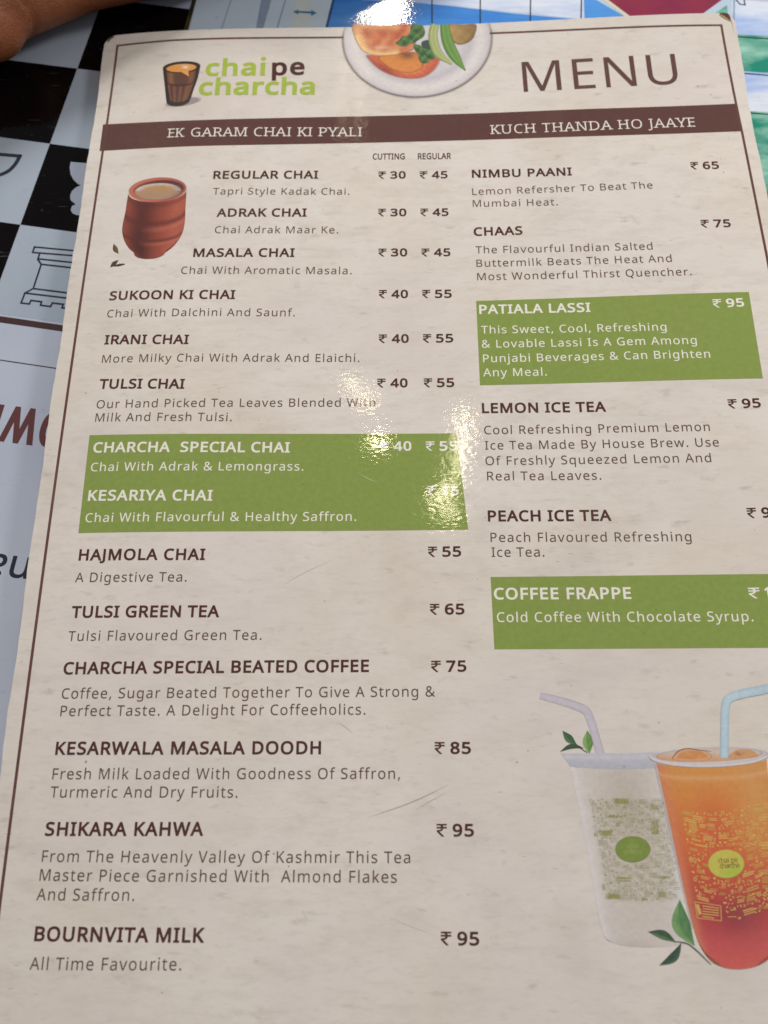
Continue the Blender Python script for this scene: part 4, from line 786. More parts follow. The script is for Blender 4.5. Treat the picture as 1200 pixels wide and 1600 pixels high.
# striped game at the right edge
def stripe(y0, y1, mat, name):
    pts = [(1143, y0 - 4)] + [(1143 + (1460 - 1143) * k / 6, y0 - 4 + 16 * k / 6 + (1.5 * math.sin(k * 2.1))) for k in range(1, 7)]
    low = [(1143 + (1460 - 1143) * k / 6, y1 - 4 + 18 * k / 6 + (1.5 * math.sin(k * 2.7))) for k in range(6, -1, -1)]
    return tpoly(name, pts + low, mat, 0.22)
ys = [(-150, -60, T_TEAL), (-60, -1, T_CRIM), (3, 57, T_SKY), (57, 114, T_TEAL), (114, 176, T_SKY), (176, 316, T_TEAL), (316, 420, T_SKY), (420, 520, T_TEAL)]
for y0, y1, m in ys: stripe(y0, y1, m, 'striped_board_print')
tlines('grid_line', [[(1146, 60), (1147, 0), (1150, -80)]], 0.003, T_GREY, 0.26)
tlines('grid_line', [[(1150, 0), (1156, 7), (1164, 8), (1162, -2)], [(1144, 57), (1200, 61), (1300, 68)], [(1150, 114), (1200, 118), (1300, 124)], [(1160, 176), (1200, 179), (1300, 186)]], 0.0022, T_INK, 0.28)

# ------------------------------------------------------------------ the menu card
menu = thing('menu_card', 'laminated cream menu card with brown header band and green panels, lying on the table', 'menu',
             (0.05 * U, 0.1 * U, TABLE_Z * U))
XL, XR, YT, YB = -0.4430, 0.5475, on_card(640, 40.5)[1], -0.585
TH = 0.0036                                                        # card thickness, units
RAD = 0.020


def card_sheet():
    nx, ny = 70, 96
    ysv = []
    for k in range(13): ysv.append(YT - RAD * (1 - math.cos(k / 12 * math.pi / 2)))
    inner = ny
    for k in range(1, inner): ysv.append(YT - RAD + (YB + RAD - (YT - RAD)) * k / inner)
    for k in range(13): ysv.append(YB + RAD * (1 - math.sin(k / 12 * math.pi / 2)))
    rng = random.Random(4)
    rows = []
    for y in ysv:
        ins = 0.0
        if y > YT - RAD: d = y - (YT - RAD); ins = RAD - math.sqrt(max(RAD ** 2 - d * d, 0))
        if y < YB + RAD: d = (YB + RAD) - y; ins = RAD - math.sqrt(max(RAD ** 2 - d * d, 0))
        wl = 0.0008 * math.sin(y * 31) + rng.uniform(-.0005, .0005); wr = 0.0007 * math.sin(y * 27 + 1) + rng.uniform(-.0006, .0006)
        l, r = XL + ins + wl, XR - ins + wr
        rows.append([(l + (r - l) * i / nx, y) for i in range(nx + 1)])
    n = nx + 1; m = len(rows)
    top = [card_pt(x, y) for r in rows for x, y in r]
    bot = [card_pt(x, y) - Vector((0, 0, TH * U)) for r in rows for x, y in r]
    f = [(j * n + i, (j + 1) * n + i, (j + 1) * n + i + 1, j * n + i + 1) for j in range(m - 1) for i in range(nx)]
    N = n * m
    fb = [tuple(N + v for v in reversed(q)) for q in f]
    allv = top + bot
    ring = [i for i in range(n)] + [j * n + nx for j in range(1, m)] + [(m - 1) * n + i for i in range(nx - 1, -1, -1)] + [j * n for j in range(m - 2, 0, -1)]
    K = len(ring); S0 = len(allv)
    allv += [top[r] for r in ring] + [bot[r] for r in ring]
    side = [(S0 + (k + 1) % K, S0 + k, S0 + K + k, S0 + K + (k + 1) % K) for k in range(K)]
    faces = f + fb + side
    mi = [0] * len(f) + [1] * (len(fb) + len(side))
    o = mesh_obj('card_sheet', allv, faces, [M_PAPER, M_EDGE], menu, mi)
    for p in o.data.polygons[:len(f)]: p.use_smooth = True
    return o


card_sheet()


def card_strip(name, pts, w, mat, lift=0.05):
    """thin printed line along card points (units), with the card's curl"""
    verts = []; faces = []
    for k in range(len(pts) - 1):
        a, b = Vector(pts[k]), Vector(pts[k + 1]); L = (b - a).length; d = (b - a) / L
        nrm = Vector((-d.y, d.x)) * w / 2; steps = max(2, int(L / 0.02)); base = len(verts)
        for s in range(steps + 1):
            p = a + d * (L * s / steps) + (d * (w / 2) * (1 if s == steps else -1 if s == 0 else 0))
            for q in (p - nrm, p + nrm): verts.append(card_pt(q.x, q.y, lift + (k % 2) * 0.012))
        for s in range(steps): faces.append((base + 2 * s, base + 2 * s + 2, base + 2 * s + 3, base + 2 * s + 1))
    return mesh_obj(name, verts, faces, mat, menu)


bl, br_, tp = -0.4238, 0.5290, 0.7935
card_strip('border_line', [on_card(540, 58.5), on_card(350, 60), on_card(270, 63), on_card(183.5, 71.5), (bl, -0.565), (br_, -0.565), on_card(1197.5, 397), on_card(1160, 209), on_card(1127, 39.5), on_card(1000, 42), on_card(767, 52)], 0.0036, M_LINE)

# header band, following its slight bow
tops = cr([(161, 194.5), (300, 188), (450, 184), (600, 181), (750, 177), (900, 171), (1050, 166), (1151, 162)], 40)
lows = cr([(155.5, 236), (300, 228.5), (450, 225.5), (600, 222.5), (750, 218.5), (900, 213.5), (1050, 209), (1161, 205)], 40)
rows = []
for j in range(5):
    rows.append([tuple(Vector(on_card(*a)).lerp(Vector(on_card(*b)), j / 4)) for a, b in zip(tops, lows)])
band = grid_mesh('header_band', rows, menu, M_BAND, 0.06)
lettering('section_title', [('EK', 261, 215, 288, 213.8)], 0.0168, M_WHITE, menu, bold=-3, lift=0.10, serif=True, mesh_parent=band)
lettering('section_title', [('GARAM CHAI KI PYALI', 298, 213.6, 565.5, 213)], 0.0168, M_WHITE, menu, bold=-3, lift=0.10, serif=True, mesh_parent=band)
lettering('section_title', [('KUCH THANDA HO JAAYE', 766.2, 209.6, 1086.5, 197.8)], 0.0168, M_WHITE, menu, bold=-3, lift=0.10, serif=True, mesh_parent=band)

quad_print('highlight_panel', (140, 680), (713, 677), (731.5, 827.5), (122.5, 833), menu, M_GREEN)
quad_print('highlight_panel', (744, 470.2), (1170, 456.3), (1192, 591.3), (750, 602), menu, M_GREEN)
quad_print('highlight_panel', (766.5, 901.5), (1262, 896.5), (1288, 1012), (772.5, 1014.5), menu, M_GREEN)

H = 0.0146; D = 0.01185; P = 0.0133
HB, PB = 23, 25
heads = [
    ('REGULAR CHAI', 333, 279.6, 497, 279.2), ('ADRAK CHAI', 338, 338.8, 479, 338.6), ('MASALA CHAI', 301.7, 401.7, 460, 401.5),
    ('SUKOON KI CHAI', 170.5, 469.3, 367, 467.3), ('IRANI CHAI', 162.7, 538.3, 294.3, 537.7), ('TULSI CHAI', 154.5, 607.7, 287.7, 607.4),
    ('CHARCHA  SPECIAL CHAI', 145, 707.5, 452.5, 707.3), ('KESARIYA CHAI', 137, 782.8, 331.5, 782.5),
    ('HAJMOLA CHAI', 122.5, 876, 320, 875), ('TULSI GREEN TEA', 111, 965.6, 342.5, 964.4),
    ('CHARCHA SPECIAL BEATED COFFEE', 98.5, 1054, 576.5, 1050), ('KESARWALA MASALA DOODH', 86, 1179.5, 501.5, 1178.5),
    ('SHIKARA KAHWA', 70, 1306, 317.5, 1306), ('BOURNVITA MILK', 53, 1470.5, 319, 1473),
    ('NIMBU PAANI', 737.5, 278, 893.8, 274.2), ('CHAAS', 740.4, 368.8, 816.7, 366.7), ('PATIALA LASSI', 749, 490.8, 923, 487.5),
    ('LEMON ICE TEA', 753.3, 645.6, 947.5, 643.3), ('PEACH ICE TEA', 762.5, 814.8, 955.8, 813.8), ('COFFEE FRAPPE', 772, 936.9, 986.7, 936)]
WHITES = {'CHARCHA  SPECIAL CHAI', 'KESARIYA CHAI', 'PATIALA LASSI', 'COFFEE FRAPPE'}
for h in heads:
    lettering('item_name', [h], H, M_WHITE if h[0] in WHITES else M_HEAD, menu, bold=HB)

descs = [
    [('Tapri Style Kadak Chai.', 332.5, 304, 546, 304.3)],
    [('Chai Adrak Maar Ke.', 335.5, 364.3, 528.4, 364.6)],
    [('Chai With Aromatic Masala.', 282.7, 427.9, 549.4, 428.5)],
    [('Chai With Dalchini And Saunf.', 167, 496, 460.5, 494.2)],
    [('More Milky Chai With Adrak And Elaichi.', 159, 567, 561.5, 565.5)],
    [('Our Hand Picked Tea Leaves Blended With', 150.5, 638.2, 586.5, 635.2), ('Milk And Fresh Tulsi.', 148.5, 658.8, 362, 658)],
    [('Chai With Adrak & Lemongrass.', 141.5, 736.7, 474, 735.5)],
    [('Chai With Flavourful & Healthy Saffron.', 133, 816.2, 556.5, 814)],
    [('A Digestive Tea.', 117, 909.7, 291.5, 908.6)],
    [('Tulsi Flavoured Green Tea.', 106, 1001.6, 408.5, 999.6)],
    [('Coffee, Sugar Beated Together To Give A Strong &', 96, 1091.7, 680, 1088.2), ('Perfect Taste. A Delight For Coffeeholics.', 94, 1119, 571, 1116.5)],
    [('Fresh Milk Loaded With Goodness Of Saffron,', 81.5, 1217.5, 625, 1217), ('Turmeric And Dry Fruits.', 78, 1246, 371, 1246.2)],
    [('From The Heavenly Valley Of Kashmir This Tea', 65, 1346.5, 641, 1348.6), ('Master Piece Garnished With  Almond Flakes', 61.5, 1376, 620, 1379.2), ('And Saffron.', 56.5, 1406.5, 209.5, 1407.5)],
    [('All Time Favourite.', 46, 1515, 283, 1516)],
    [('Lemon Refersher To Beat The', 738, 304.6, 1020, 294.4), ('Mumbai Heat.', 738.8, 323.3, 871.7, 320.8)],
    [('The Flavourful Indian Salted', 743.3, 396, 1020, 390), ('Buttermilk Beats The Heat And', 744.6, 417, 1050, 409.2), ('Most Wonderful Thirst Quencher.', 745.8, 438, 1080.8, 430)],
    [('This Sweet, Cool, Refreshing', 752, 521.3, 1041.7, 516.5), ('& Lovable Lassi Is A Gem Among', 753, 543.5, 1089, 537.5), ('Punjabi Beverages & Can Brighten', 755, 566.3, 1110, 559), ('Any Meal.', 755, 588.3, 854.6, 587)],
    [('Cool Refreshing Premium Lemon', 756.7, 678.5, 1109.6, 673.3), ('Ice Tea Made By House Brew. Use', 758, 702.5, 1123.8, 697.5), ('Of Freshly Squeezed Lemon And', 758.8, 726.7, 1111.7, 722), ('Real Tea Leaves.', 761.3, 750.6, 939.6, 749.4)],
    [('Peach Flavoured Refreshing', 766.7, 846.7, 1080.8, 845.5), ('Ice Tea.', 768.3, 870, 850.8, 869.6)],
    [('Cold Coffee With Chocolate Syrup.', 776.7, 972, 1177.5, 970.8)]]
for d in descs:
    w = d[0][0].startswith(('Chai With Adrak &', 'Chai With Flav', 'This Sweet', 'Cold Coffee'))
    lettering('item_description', d, D, M_WHITE if w else M_BODY, menu, bold=4 if w else 0)


def price(num, x0, y0, x1, y1, white=False, xm=None):
    """rupee sign in a light weight, figures in bold"""
    a = on_card(x0, y0); b = on_card(x1, y1)
    f = 0.37
    xr_ = x0 + (x1 - x0) * 0.275; xn = x0 + (x1 - x0) * 0.43 if xm is None else xm
    yy = lambda x: y0 + (y1 - y0) * (x - x0) / (x1 - x0)
    mat = M_WHITE if white else M_HEAD
    o = lettering('price', [(num, xn, yy(xn), x1, y1)], P, mat, menu, bold=PB)
    r = lettering('rupee_sign', [('₹', x0, y0, xr_, yy(xr_))], P * 0.99, mat, menu, bold=2, mesh_parent=o)


price('30', 591.4, 279.4, 634, 279); price('45', 656, 279.2, 699.5, 278.6)
price('30', 591, 338, 635, 337.8); price('45', 657, 337.8, 701, 337.3)
price('30', 591.4, 400.8, 636.4, 400.5); price('45', 658.6, 400.7, 704, 400.3)
price('40', 592, 466, 637.6, 465.8); price('55', 659.8, 465.8, 706, 465.4)
price('40', 592, 536, 638.8, 535.6); price('55', 661, 535.6, 708.4, 535)
price('40', 589.6, 605.6, 637, 605.2); price('55', 662.5, 605.2, 710, 604.6)
price('40', 594, 705, 643, 704.3, True); price('55', 665.5, 704.6, 715, 704, True)
price('75', 668.5, 774.6, 717, 774.2, True)
price('55', 669.2, 870.2, 720.8, 869.6); price('65', 672, 960.4, 726, 960); price('75', 674, 1050, 729, 1049.4)
price('85', 679.5, 1178, 736, 1178); price('95', 682.4, 1307, 740.7, 1307.2); price('95', 689, 1476.8, 749, 1477.4)
price('65', 1080, 264.9, 1124, 263.8); price('75', 1096, 355.8, 1142.5, 354.8); price('95', 1115, 481, 1163.5, 479, True)
price('95', 1138.8, 638.4, 1189.6, 636.6); price('95', 1168.8, 809.6, 1221, 808); price('110', 1171, 935.4, 1235, 933.6, True, xm=1196)

lettering('column_heading', [('CUTTING', 582.4, 249.4, 632.5, 249)], 0.0112, M_HEAD, menu, bold=16, xscale=0.70)
lettering('column_heading', [('REGULAR', 653, 249, 705, 248.4)], 0.0112, M_HEAD, menu, bold=16, xscale=0.70)
lettering('title_lettering', [('MENU', 818.5, 143.6, 1061, 131)], 0.0575, M_TITLE, menu, bold=0)

# ---- logo
logo_c = lambda x, y: (240 + x / 15, 80 + y / 15)
logo = blob('logo_emblem', ellipse(690, 1190, 450, 105, -9), logo_c, menu, lambda x, y, r: C4((158, 150, 156), 0.9), 0.05, 6, 0, soft=0.25)
outl = [((212, 385), (1102, 330), -0), ((240, 640), (1040, 620), 40), ((268, 900), (950, 870), 60), ((300, 1180), (860, 1130), 90), ((335, 1215), (820, 1175), 95)]
cup('cup_drawing', outl, logo_c, logo, lambda u, v, x, y: C4((48, 36, 32)), 0.06, 24, 20)
blob('cup_drawing', ellipse(658, 362, 445, 126, -4), logo_c, logo, lambda x, y, r: C4((48, 36, 32)), 0.065, 4, 0)
def glass_col(u, v, x, y):
    rib = 0.5 + 0.5 * math.cos(u * 13)
    c = mixc(C4((84, 54, 46)), C4((128, 88, 74)), rib * 0.8 if v > 0.42 else 0.15)
    c = mixc(c, C4((134, 92, 60)), bump1(u, -0.72, 0.2) * (v < 0.36) + bump1(u, 0.72, 0.2) * 0.6)
    return mixc(c, C4((52, 34, 32)), bump1(v, 0.385, 0.03) * 0.9)
cup('cup_drawing', [((300, 470), (1000, 430), 60), ((325, 700), (950, 680), 80), ((350, 900), (890, 870), 90), ((385, 1130), (800, 1090), 85)], logo_c, logo, glass_col, 0.075, 40, 40)
blob('tea_drawing', ellipse(652, 395, 362, 96, -4), logo_c, logo,
     lambda x, y, r: mixc(C4((216, 150, 74)), C4((238, 220, 200)), bump1(x, 740, 70) * bump1(y, 375, 32) + 0.1 * (y < 340)), 0.085, 10, 0)
blob('tea_drawing', [(640, 480), (740, 540), (832, 592), (815, 520), (820, 470), (730, 450)], logo_c, logo, lambda x, y, r: C4((222, 158, 84)), 0.095, 3, 4)
LG = 0.0315
lettering('logo_lettering', [('chai', 320.5, 118.9, 414, 118)], 0.0330, M_LOGO, menu, bold=27, mesh_parent=logo)
lettering('logo_lettering', [('pe', 424.8, 118.2, 475.8, 117)], 0.0330, M_HEAD, menu, bold=27, mesh_parent=logo)
lettering('logo_lettering', [('charcha', 310, 149, 491.7, 148)], 0.0330, M_LOGO, menu, bold=27, mesh_parent=logo)

# ---- plate of food at the top edge
pl, pr_, pb = Vector(on_card(536, 66)), Vector(on_card(768.5, 71)), Vector(on_card(658.7, 151))
pcx = (pl.x + pr_.x) / 2; prx = (pr_.x - pl.x) / 2; pcy = (pl.y + pr_.y) / 2 + 0.012; pry = pcy - pb.y
def disc(name, k, lift, col, parent, dy=0.0):
    rows = []; cols = []
    rx, ry = prx * k, pry * k; y1 = min(YT - 0.0005, pcy + ry - 1e-4); n = 44
    for j in range(n + 1):
        s = j / n
        y = (pcy + dy - ry) + (y1 - (pcy + dy - ry)) * (1 - math.cos(s * math.pi / 2))
        hw = rx * math.sqrt(max(0, 1 - ((y - pcy - dy) / ry) ** 2))
        row = []
        for i in range(49):
            u = -math.cos(math.pi * i / 48)
            row.append((pcx + u * hw, y))
            r = math.hypot(u * hw / rx, (y - pcy - dy) / ry)
            cols.append(col(u * hw / rx, (y - pcy - dy) / ry, r))
        rows.append(row)
    return grid_mesh(name, rows, parent, M_PICT, lift, cols)
plate = disc('plate_picture', 1.03, 0.05, lambda x, y, r: C4((120, 110, 116), max(0, min(1, (1.0 - r) / 0.045)) * (0.9 if y < 0.1 else 0.5)), menu, -0.001)
def plate_col(x, y, r):
    c = mixc(C4((208, 203, 208)), C4((196, 191, 198)), bump1(r, 0.72, 0.06))
    c = mixc(c, C4((222, 216, 216)), bump1(r, 0.86, 0.07))
    return mixc(c, C4((186, 176, 178)), bump1(r, 0.995, 0.018))
disc('plate_drawing', 0.995, 0.06, plate_col, plate)
pz = lambda x, y: (520 + x / 4.615, 30 + y / 4.615)
rngf = random.Random(11)
def speck(x, y, f=0.06):
    return math.sin(x * f) * math.sin(y * f * 1.3 + x * 0.021) + 0.5 * math.sin(x * f * 2.3 + 1) * math.sin(y * f * 2.1)
def patty2(x, y, r):
    c = mixc(C4((224, 142, 98)), C4((200, 100, 78)), bump1(r, 0.85, 0.25) + 0.3 * speck(x, y, 0.12))
    c = mixc(c, C4((150, 66, 62)), bump1(x, 380, 110) * bump1(y, 360, 55) * (0.7 + 0.3 * speck(x, y, 0.13)))
    return (*c[:3], 1.0)
blob('food_drawing', [(232, 258), (270, 315), (340, 372), (430, 412), (540, 434), (655, 424), (735, 375), (780, 305), (770, 280), (640, 245), (450, 255), (330, 262)], pz, plate, patty2, 0.075, 12, 6, soft=0.12)
def disk2(x, y, r):
    c = mixc(C4((218, 142, 80)), C4((120, 80, 56)), bump1(x, 535, 60) * bump1(y, 258, 34) * 0.9)
    return mixc(c, C4((170, 90, 60)), bump1(r, 1.0, 0.07) * 0.8 + 0.12 * max(0, speck(x, y)))
blob('food_drawing', [(325, 272), (375, 330), (450, 372), (560, 388), (650, 350), (640, 280), (590, 235), (450, 250)], pz, plate, disk2, 0.085, 10, 6)
def patty1(x, y, r):
    c = mixc(C4((220, 148, 106)), C4((184, 90, 70)), 0.5 + 0.4 * speck(x, y, 0.03) + 0.35 * speck(x, y, 0.11) * speck(y, x, 0.17))
    c = mixc(c, C4((236, 196, 138)), bump1(r, 0.90, 0.24) * (1 if y > 110 else 0.5) * (x < 480))
    c = mixc(c, C4((150, 70, 62)), bump1(x, 250, 22) * bump1(y, 115, 28) * 0.6)
    c = mixc(c, C4((248, 220, 190)), bump1(y, 205, 14) * bump1(x, 350, 60) * 0.45)
    return mixc(c, C4((150, 84, 58)), bump1(r, 1.0, 0.035) * 0.8)
blob('food_drawing', [(138, 38), (150, 120), (178, 185), (215, 232), (280, 258), (360, 266), (450, 260), (535, 240), (590, 215), (600, 150), (590, 38), (400, 38), (260, 38)], pz, plate, patty1, 0.10, 14, 4)
def ball(x, y, r):
    c = mixc(C4((190, 158, 104)), C4((140, 112, 74)), 0.5 + (x - 920) / 220 + 0.15 * speck(x, y))
    return mixc(c, C4((110, 90, 66)), bump1(r, 1.0, 0.16) * (0.8 if y > 120 else 0.3))
blob('food_drawing', [(838, 38), (842, 110), (862, 160), (900, 184), (945, 182), (995, 158), (1025, 115), (1035, 38), (940, 38)], pz, plate, ball, 0.09, 10, 5)
def green(x, y, r):
    return mixc(C4((52, 84, 52)), C4((104, 140, 88)), 0.45 + 0.6 * speck(x, y, 0.07) + 0.3 * speck(y, x, 0.19))
blob('herb_drawing', [(640, 165), (700, 150), (720, 200), (700, 225), (650, 215)], pz, plate, lambda x, y, r: C4((66, 84, 80)), 0.105, 3, 5)
blob('herb_drawing', [(450, 172), (482, 148), (500, 122), (540, 118), (556, 92), (568, 38), (640, 38), (668, 90), (652, 132), (620, 150), (590, 172), (560, 178), (530, 196), (480, 196)], pz, plate, green, 0.115, 6, 3)
blob('herb_drawing', [(580, 182), (630, 186), (650, 210), (700, 214), (728, 248), (738, 284), (700, 296), (690, 316), (648, 320), (622, 296), (612, 250), (592, 228)], pz, plate, green, 0.12, 6, 3)
def pod(a, b):
    return lambda u, v: mixc(mixc(C4(a), C4(b), 0.5 - 0.5 * math.cos((u + 1) * 7.5)), C4((70, 110, 60)), bump1(u, 1, 0.25) * 0.6 + bump1(u, -1, 0.2) * 0.4)
ribbon('vegetable_drawing', [(738, 38), (722, 110), (732, 185), (768, 255), (860, 325)], [64, 68, 70, 60, 16], pz, plate, pod((150, 166, 96), (190, 196, 144)), 0.125)
ribbon('vegetable_drawing', [(806, 38), (816, 120), (842, 200), (888, 280), (958, 372)], [66, 78, 84, 72, 7], pz, plate, pod((84, 130, 66), (134, 170, 92)), 0.135)

# ---- clay cup of chai
cz = lambda x, y: (140 + x / 6, 240 + y / 6)
clay_lv = [((363, 372), (910, 332), 100), ((348, 455), (905, 420), 112), ((335, 545), (899, 520), 112), ((312, 650), (896, 610), 110), ((305, 720), (882, 700), 100),
           ((318, 790), (850, 775), 92), ((355, 860), (790, 850), 80), ((405, 905), (718, 905), 66), ((418, 940), (708, 925), 56)]
def clay_col(u, v, x, y):
    c = mixc(C4((154, 74, 60)), C4((176, 94, 76)), bump1(u, 0.75, 0.35))
    c = mixc(c, C4((120, 54, 46)), 0.22 * max(0, speck(x * 0.7, y * 2.2, 0.12)))
    c = mixc(c, C4((58, 28, 30)), bump1(u, -0.45, 0.50) * (0.74 + 0.22 * v))
    c = mixc(c, C4((140, 72, 58)), bump1(u, -0.97, 0.14) * 0.6)
    c = mixc(c, C4((88, 42, 40)), (bump1(v, 0.27, 0.035) + bump1(v, 0.52, 0.03)) * 0.7 + bump1(v, 0.05, 0.03) * 0.5)
    c = mixc(c, C4((198, 118, 96)), (bump1(v, 0.34, 0.03) + bump1(v, 0.58, 0.03)) * 0.35 * max(0, min(1, (u + 0.5) / 0.7)))
    c = mixc(c, C4((120, 54, 52)), 0.7 * max(0, v - 0.7) / 0.3)
    return c
clay = cup('clay_cup_picture', clay_lv, cz, menu, clay_col, 0.06, 48, 72)
blob('rim_drawing', ellipse(637, 338, 275, 116, -4.5), cz, clay, lambda x, y, r: mixc(C4((192, 108, 88)), C4((150, 78, 66)), (x - 500) / 500), 0.07, 4, 0)
blob('rim_drawing', ellipse(646, 338, 240, 88, -4.5), cz, clay, lambda x, y, r: mixc(C4((92, 54, 54)), C4((140, 84, 74)), (640 - x) / 240), 0.08, 4, 0)
def tea_col(x, y, r):
    c = mixc(C4((178, 140, 100)), C4((166, 138, 118)), (y - 330) / 80)
    fo = 0.5 + 0.5 * speck(x, y, 0.16)
    c = mixc(c, C4((206, 198, 194)), bump1(r, 0.90, 0.18) * (y < 350) * (0.55 + 0.45 * fo))
    return mixc(c, C4((120, 100, 104)), bump1(x, 820, 60) * bump1(r, 0.95, 0.2) * fo)
blob('tea_drawing', ellipse(640, 355, 226, 79, -3), cz, clay, tea_col, 0.09, 14, 0)
sz = lambda x, y: (160 + x / 12, 360 + y / 12)
seed = lambda a, b: (lambda u, v: mixc(C4(a), C4(b), 0.5 + 0.5 * u))
ribbon('seed_drawing', [(215, 250), (245, 350), (300, 432)], [4, 100, 10], sz, clay, seed((118, 106, 58), (64, 54, 38)), 0.06, 14, 6)
ribbon('seed_drawing', [(150, 690), (215, 625), (302, 558)], [8, 80, 8], sz, clay, seed((92, 78, 48), (56, 46, 34)), 0.06, 14, 6)
ribbon('seed_drawing', [(200, 672), (310, 650), (420, 632)], [8, 48, 20], sz, clay, seed((84, 70, 48), (52, 42, 34)), 0.07, 14, 6)

# ---- the two cold drinks
dz = lambda x, y: (820 + x / 3.158, 1060 + y / 3.158)
def milk_col(u, v, x, y):
    c = mixc(C4((204, 196, 190)), C4((214, 208, 210)), abs(u) ** 3)
    c = mixc(c, C4((190, 181, 172)), bump1(u, 0.1, 0.5) * bump1(v, 0.12, 0.18))
    c = mixc(c, C4((184, 176, 170)), bump1(v, 0.93, 0.1) * bump1(u, -0.3, 0.5) * 0.7)
    c = mixc(c, C4((222, 216, 216)), bump1(u, -0.93, 0.06) * 0.5)
    return c
milk_lv = [((222, 425), (690, 425), 12), ((262, 620), (720, 620), 14), ((300, 820), (745, 820), 16), ((335, 1010), (765, 1010), 18), ((368, 1190), (790, 1190), 22), ((392, 1272), (800, 1275), 34), ((418, 1290), (790, 1292), 36)]
milk = cup('milk_drink_picture', milk_lv, dz, menu, milk_col, 0.05, 36, 60)
ribbon('straw_drawing', [(75, 85), (180, 112), (290, 152), (322, 200), (350, 290), (376, 385)], [34, 40, 44, 42, 42, 44], dz, milk,
       lambda u, v: mixc(mixc(C4((198, 192, 204)), C4((184, 178, 192)), abs(u) ** 2), C4((150, 142, 146)), bump1(u, -1.0, 0.12) * 0.35), 0.075, 40, 8)
leaf('leaf_drawing', (186, 258), (256, 328), 40, dz, milk, (52, 86, 60), (86, 124, 84), 0.06, 0.05)
leaf('leaf_drawing', (174, 362), (292, 345), 26, dz, milk, (60, 92, 70), (44, 72, 56), 0.065, -0.16)
leaf('leaf_drawing', (309, 256), (318, 372), 54, dz, milk, (88, 130, 70), (140, 178, 106), 0.07, 0.02)
ribbon('leaf_drawing', [(246, 316), (275, 345), (308, 366)], [4, 6, 7], dz, milk, lambda u, v: C4((48, 66, 48)), 0.072, 10, 2)
cup('lid_drawing', [((176, 368), (660, 362), 4), ((196, 395), (672, 392), 8), ((222, 432), (688, 436), 12)], dz, milk,
    lambda u, v, x, y: mixc(mixc(C4((192, 192, 204)), C4((178, 180, 192)), v), C4((206, 204, 212)), bump1(v, 0.35, 0.15) * 0.5), 0.08, 24, 12)


def marks(name, parent, corner_fn, rows, seed, col, size, lift, skip, tilt=0.0, alpha=1.0, dens=1.0):
    """tiny printed doodles, lines of script and boxes scattered over a cup"""
    rng = random.Random(seed); verts = []; faces = []; cols = []
    cnt = [0]
    def quad(pts, a):
        b = len(verts); cnt[0] += 1
        for p in pts:
            verts.append(card_pt(*on_card(*dz(*p)), lift + (cnt[0] % 5) * 0.006)); cols.append((*col[:3], a))
        faces.append((b, b + 1, b + 2, b + 3))
    def seg(p, q, w, a):
        dx, dy = q[0] - p[0], q[1] - p[1]; l = math.hypot(dx, dy) or 1; nx, ny = -dy / l * w / 2, dx / l * w / 2
        quad([(p[0] + nx, p[1] + ny), (q[0] + nx, q[1] + ny), (q[0] - nx, q[1] - ny), (p[0] - nx, p[1] - ny)], a)
    for j in range(rows):
        v = (j + 0.5) / rows; u = 0.02
        while u < 0.98:
            x, y = corner_fn(u, v); x += rng.uniform(-3, 3); y += rng.uniform(-9, 9)
            kind = rng.random(); w = rng.uniform(0.6, 1.1) * size; a = alpha * rng.uniform(0.62, 1.0)
            x2, y2 = corner_fn(min(u + 0.02, 1), v); sl = (y2 - y) / max(x2 - x, 1e-3) if abs(x2 - x) > 1 else 0
            sl = (corner_fn(min(u + .05, 1), v)[1] - corner_fn(u, v)[1]) / max(corner_fn(min(u + .05, 1), v)[0] - corner_fn(u, v)[0], 1)
            step = 1.6
            if not skip(x, y):
                if kind < 0.20:          # short lines of script
                    n = rng.choice((1, 2, 2, 3)); ln = rng.uniform(2.4, 5.0) * w
                    for k in range(n): seg((x, y + k * w * .75 - w * .5), (x + ln * rng.uniform(.75, 1), y + k * w * .75 - w * .5 + sl * ln), w * .38, a)
                    step = ln / w + 1.0
                elif kind < 0.38:        # ring or little pot
                    n = 6
                    for k in range(n):
                        t0, t1 = 2 * math.pi * k / n, 2 * math.pi * (k + 1) / n
                        seg((x + w * .55 * math.cos(t0), y + w * .7 * math.sin(t0)), (x + w * .55 * math.cos(t1), y + w * .7 * math.sin(t1)), w * .34, a)
                elif kind < 0.62:        # leaf / bean
                    t = rng.uniform(0, 3.14); c, s = math.cos(t) * w * .7, math.sin(t) * w * .7
                    quad([(x - c, y - s), (x + s * .45, y - c * .45), (x + c, y + s), (x - s * .45, y + c * .45)], a)
                elif kind < 0.85:        # crossed strokes
                    for k in range(2):
                        t = rng.uniform(0, 3.14); c, s = math.cos(t) * w * .6, math.sin(t) * w * .6
                        seg((x - c, y - s), (x + c, y + s), w * .34, a)
                else:                    # solid dab
                    quad([(x - w * .45, y - w * .4), (x + w * .45, y - w * .35), (x + w * .4, y + w * .45), (x - w * .4, y + w * .4)], a)
            u += step * size / abs(corner_fn(1, v)[0] - corner_fn(0, v)[0]) * rng.uniform(0.8, 1.25) / dens
    o = mesh_obj(name, verts, faces, M_PICT, parent, colors=cols)
    return o, quad, seg


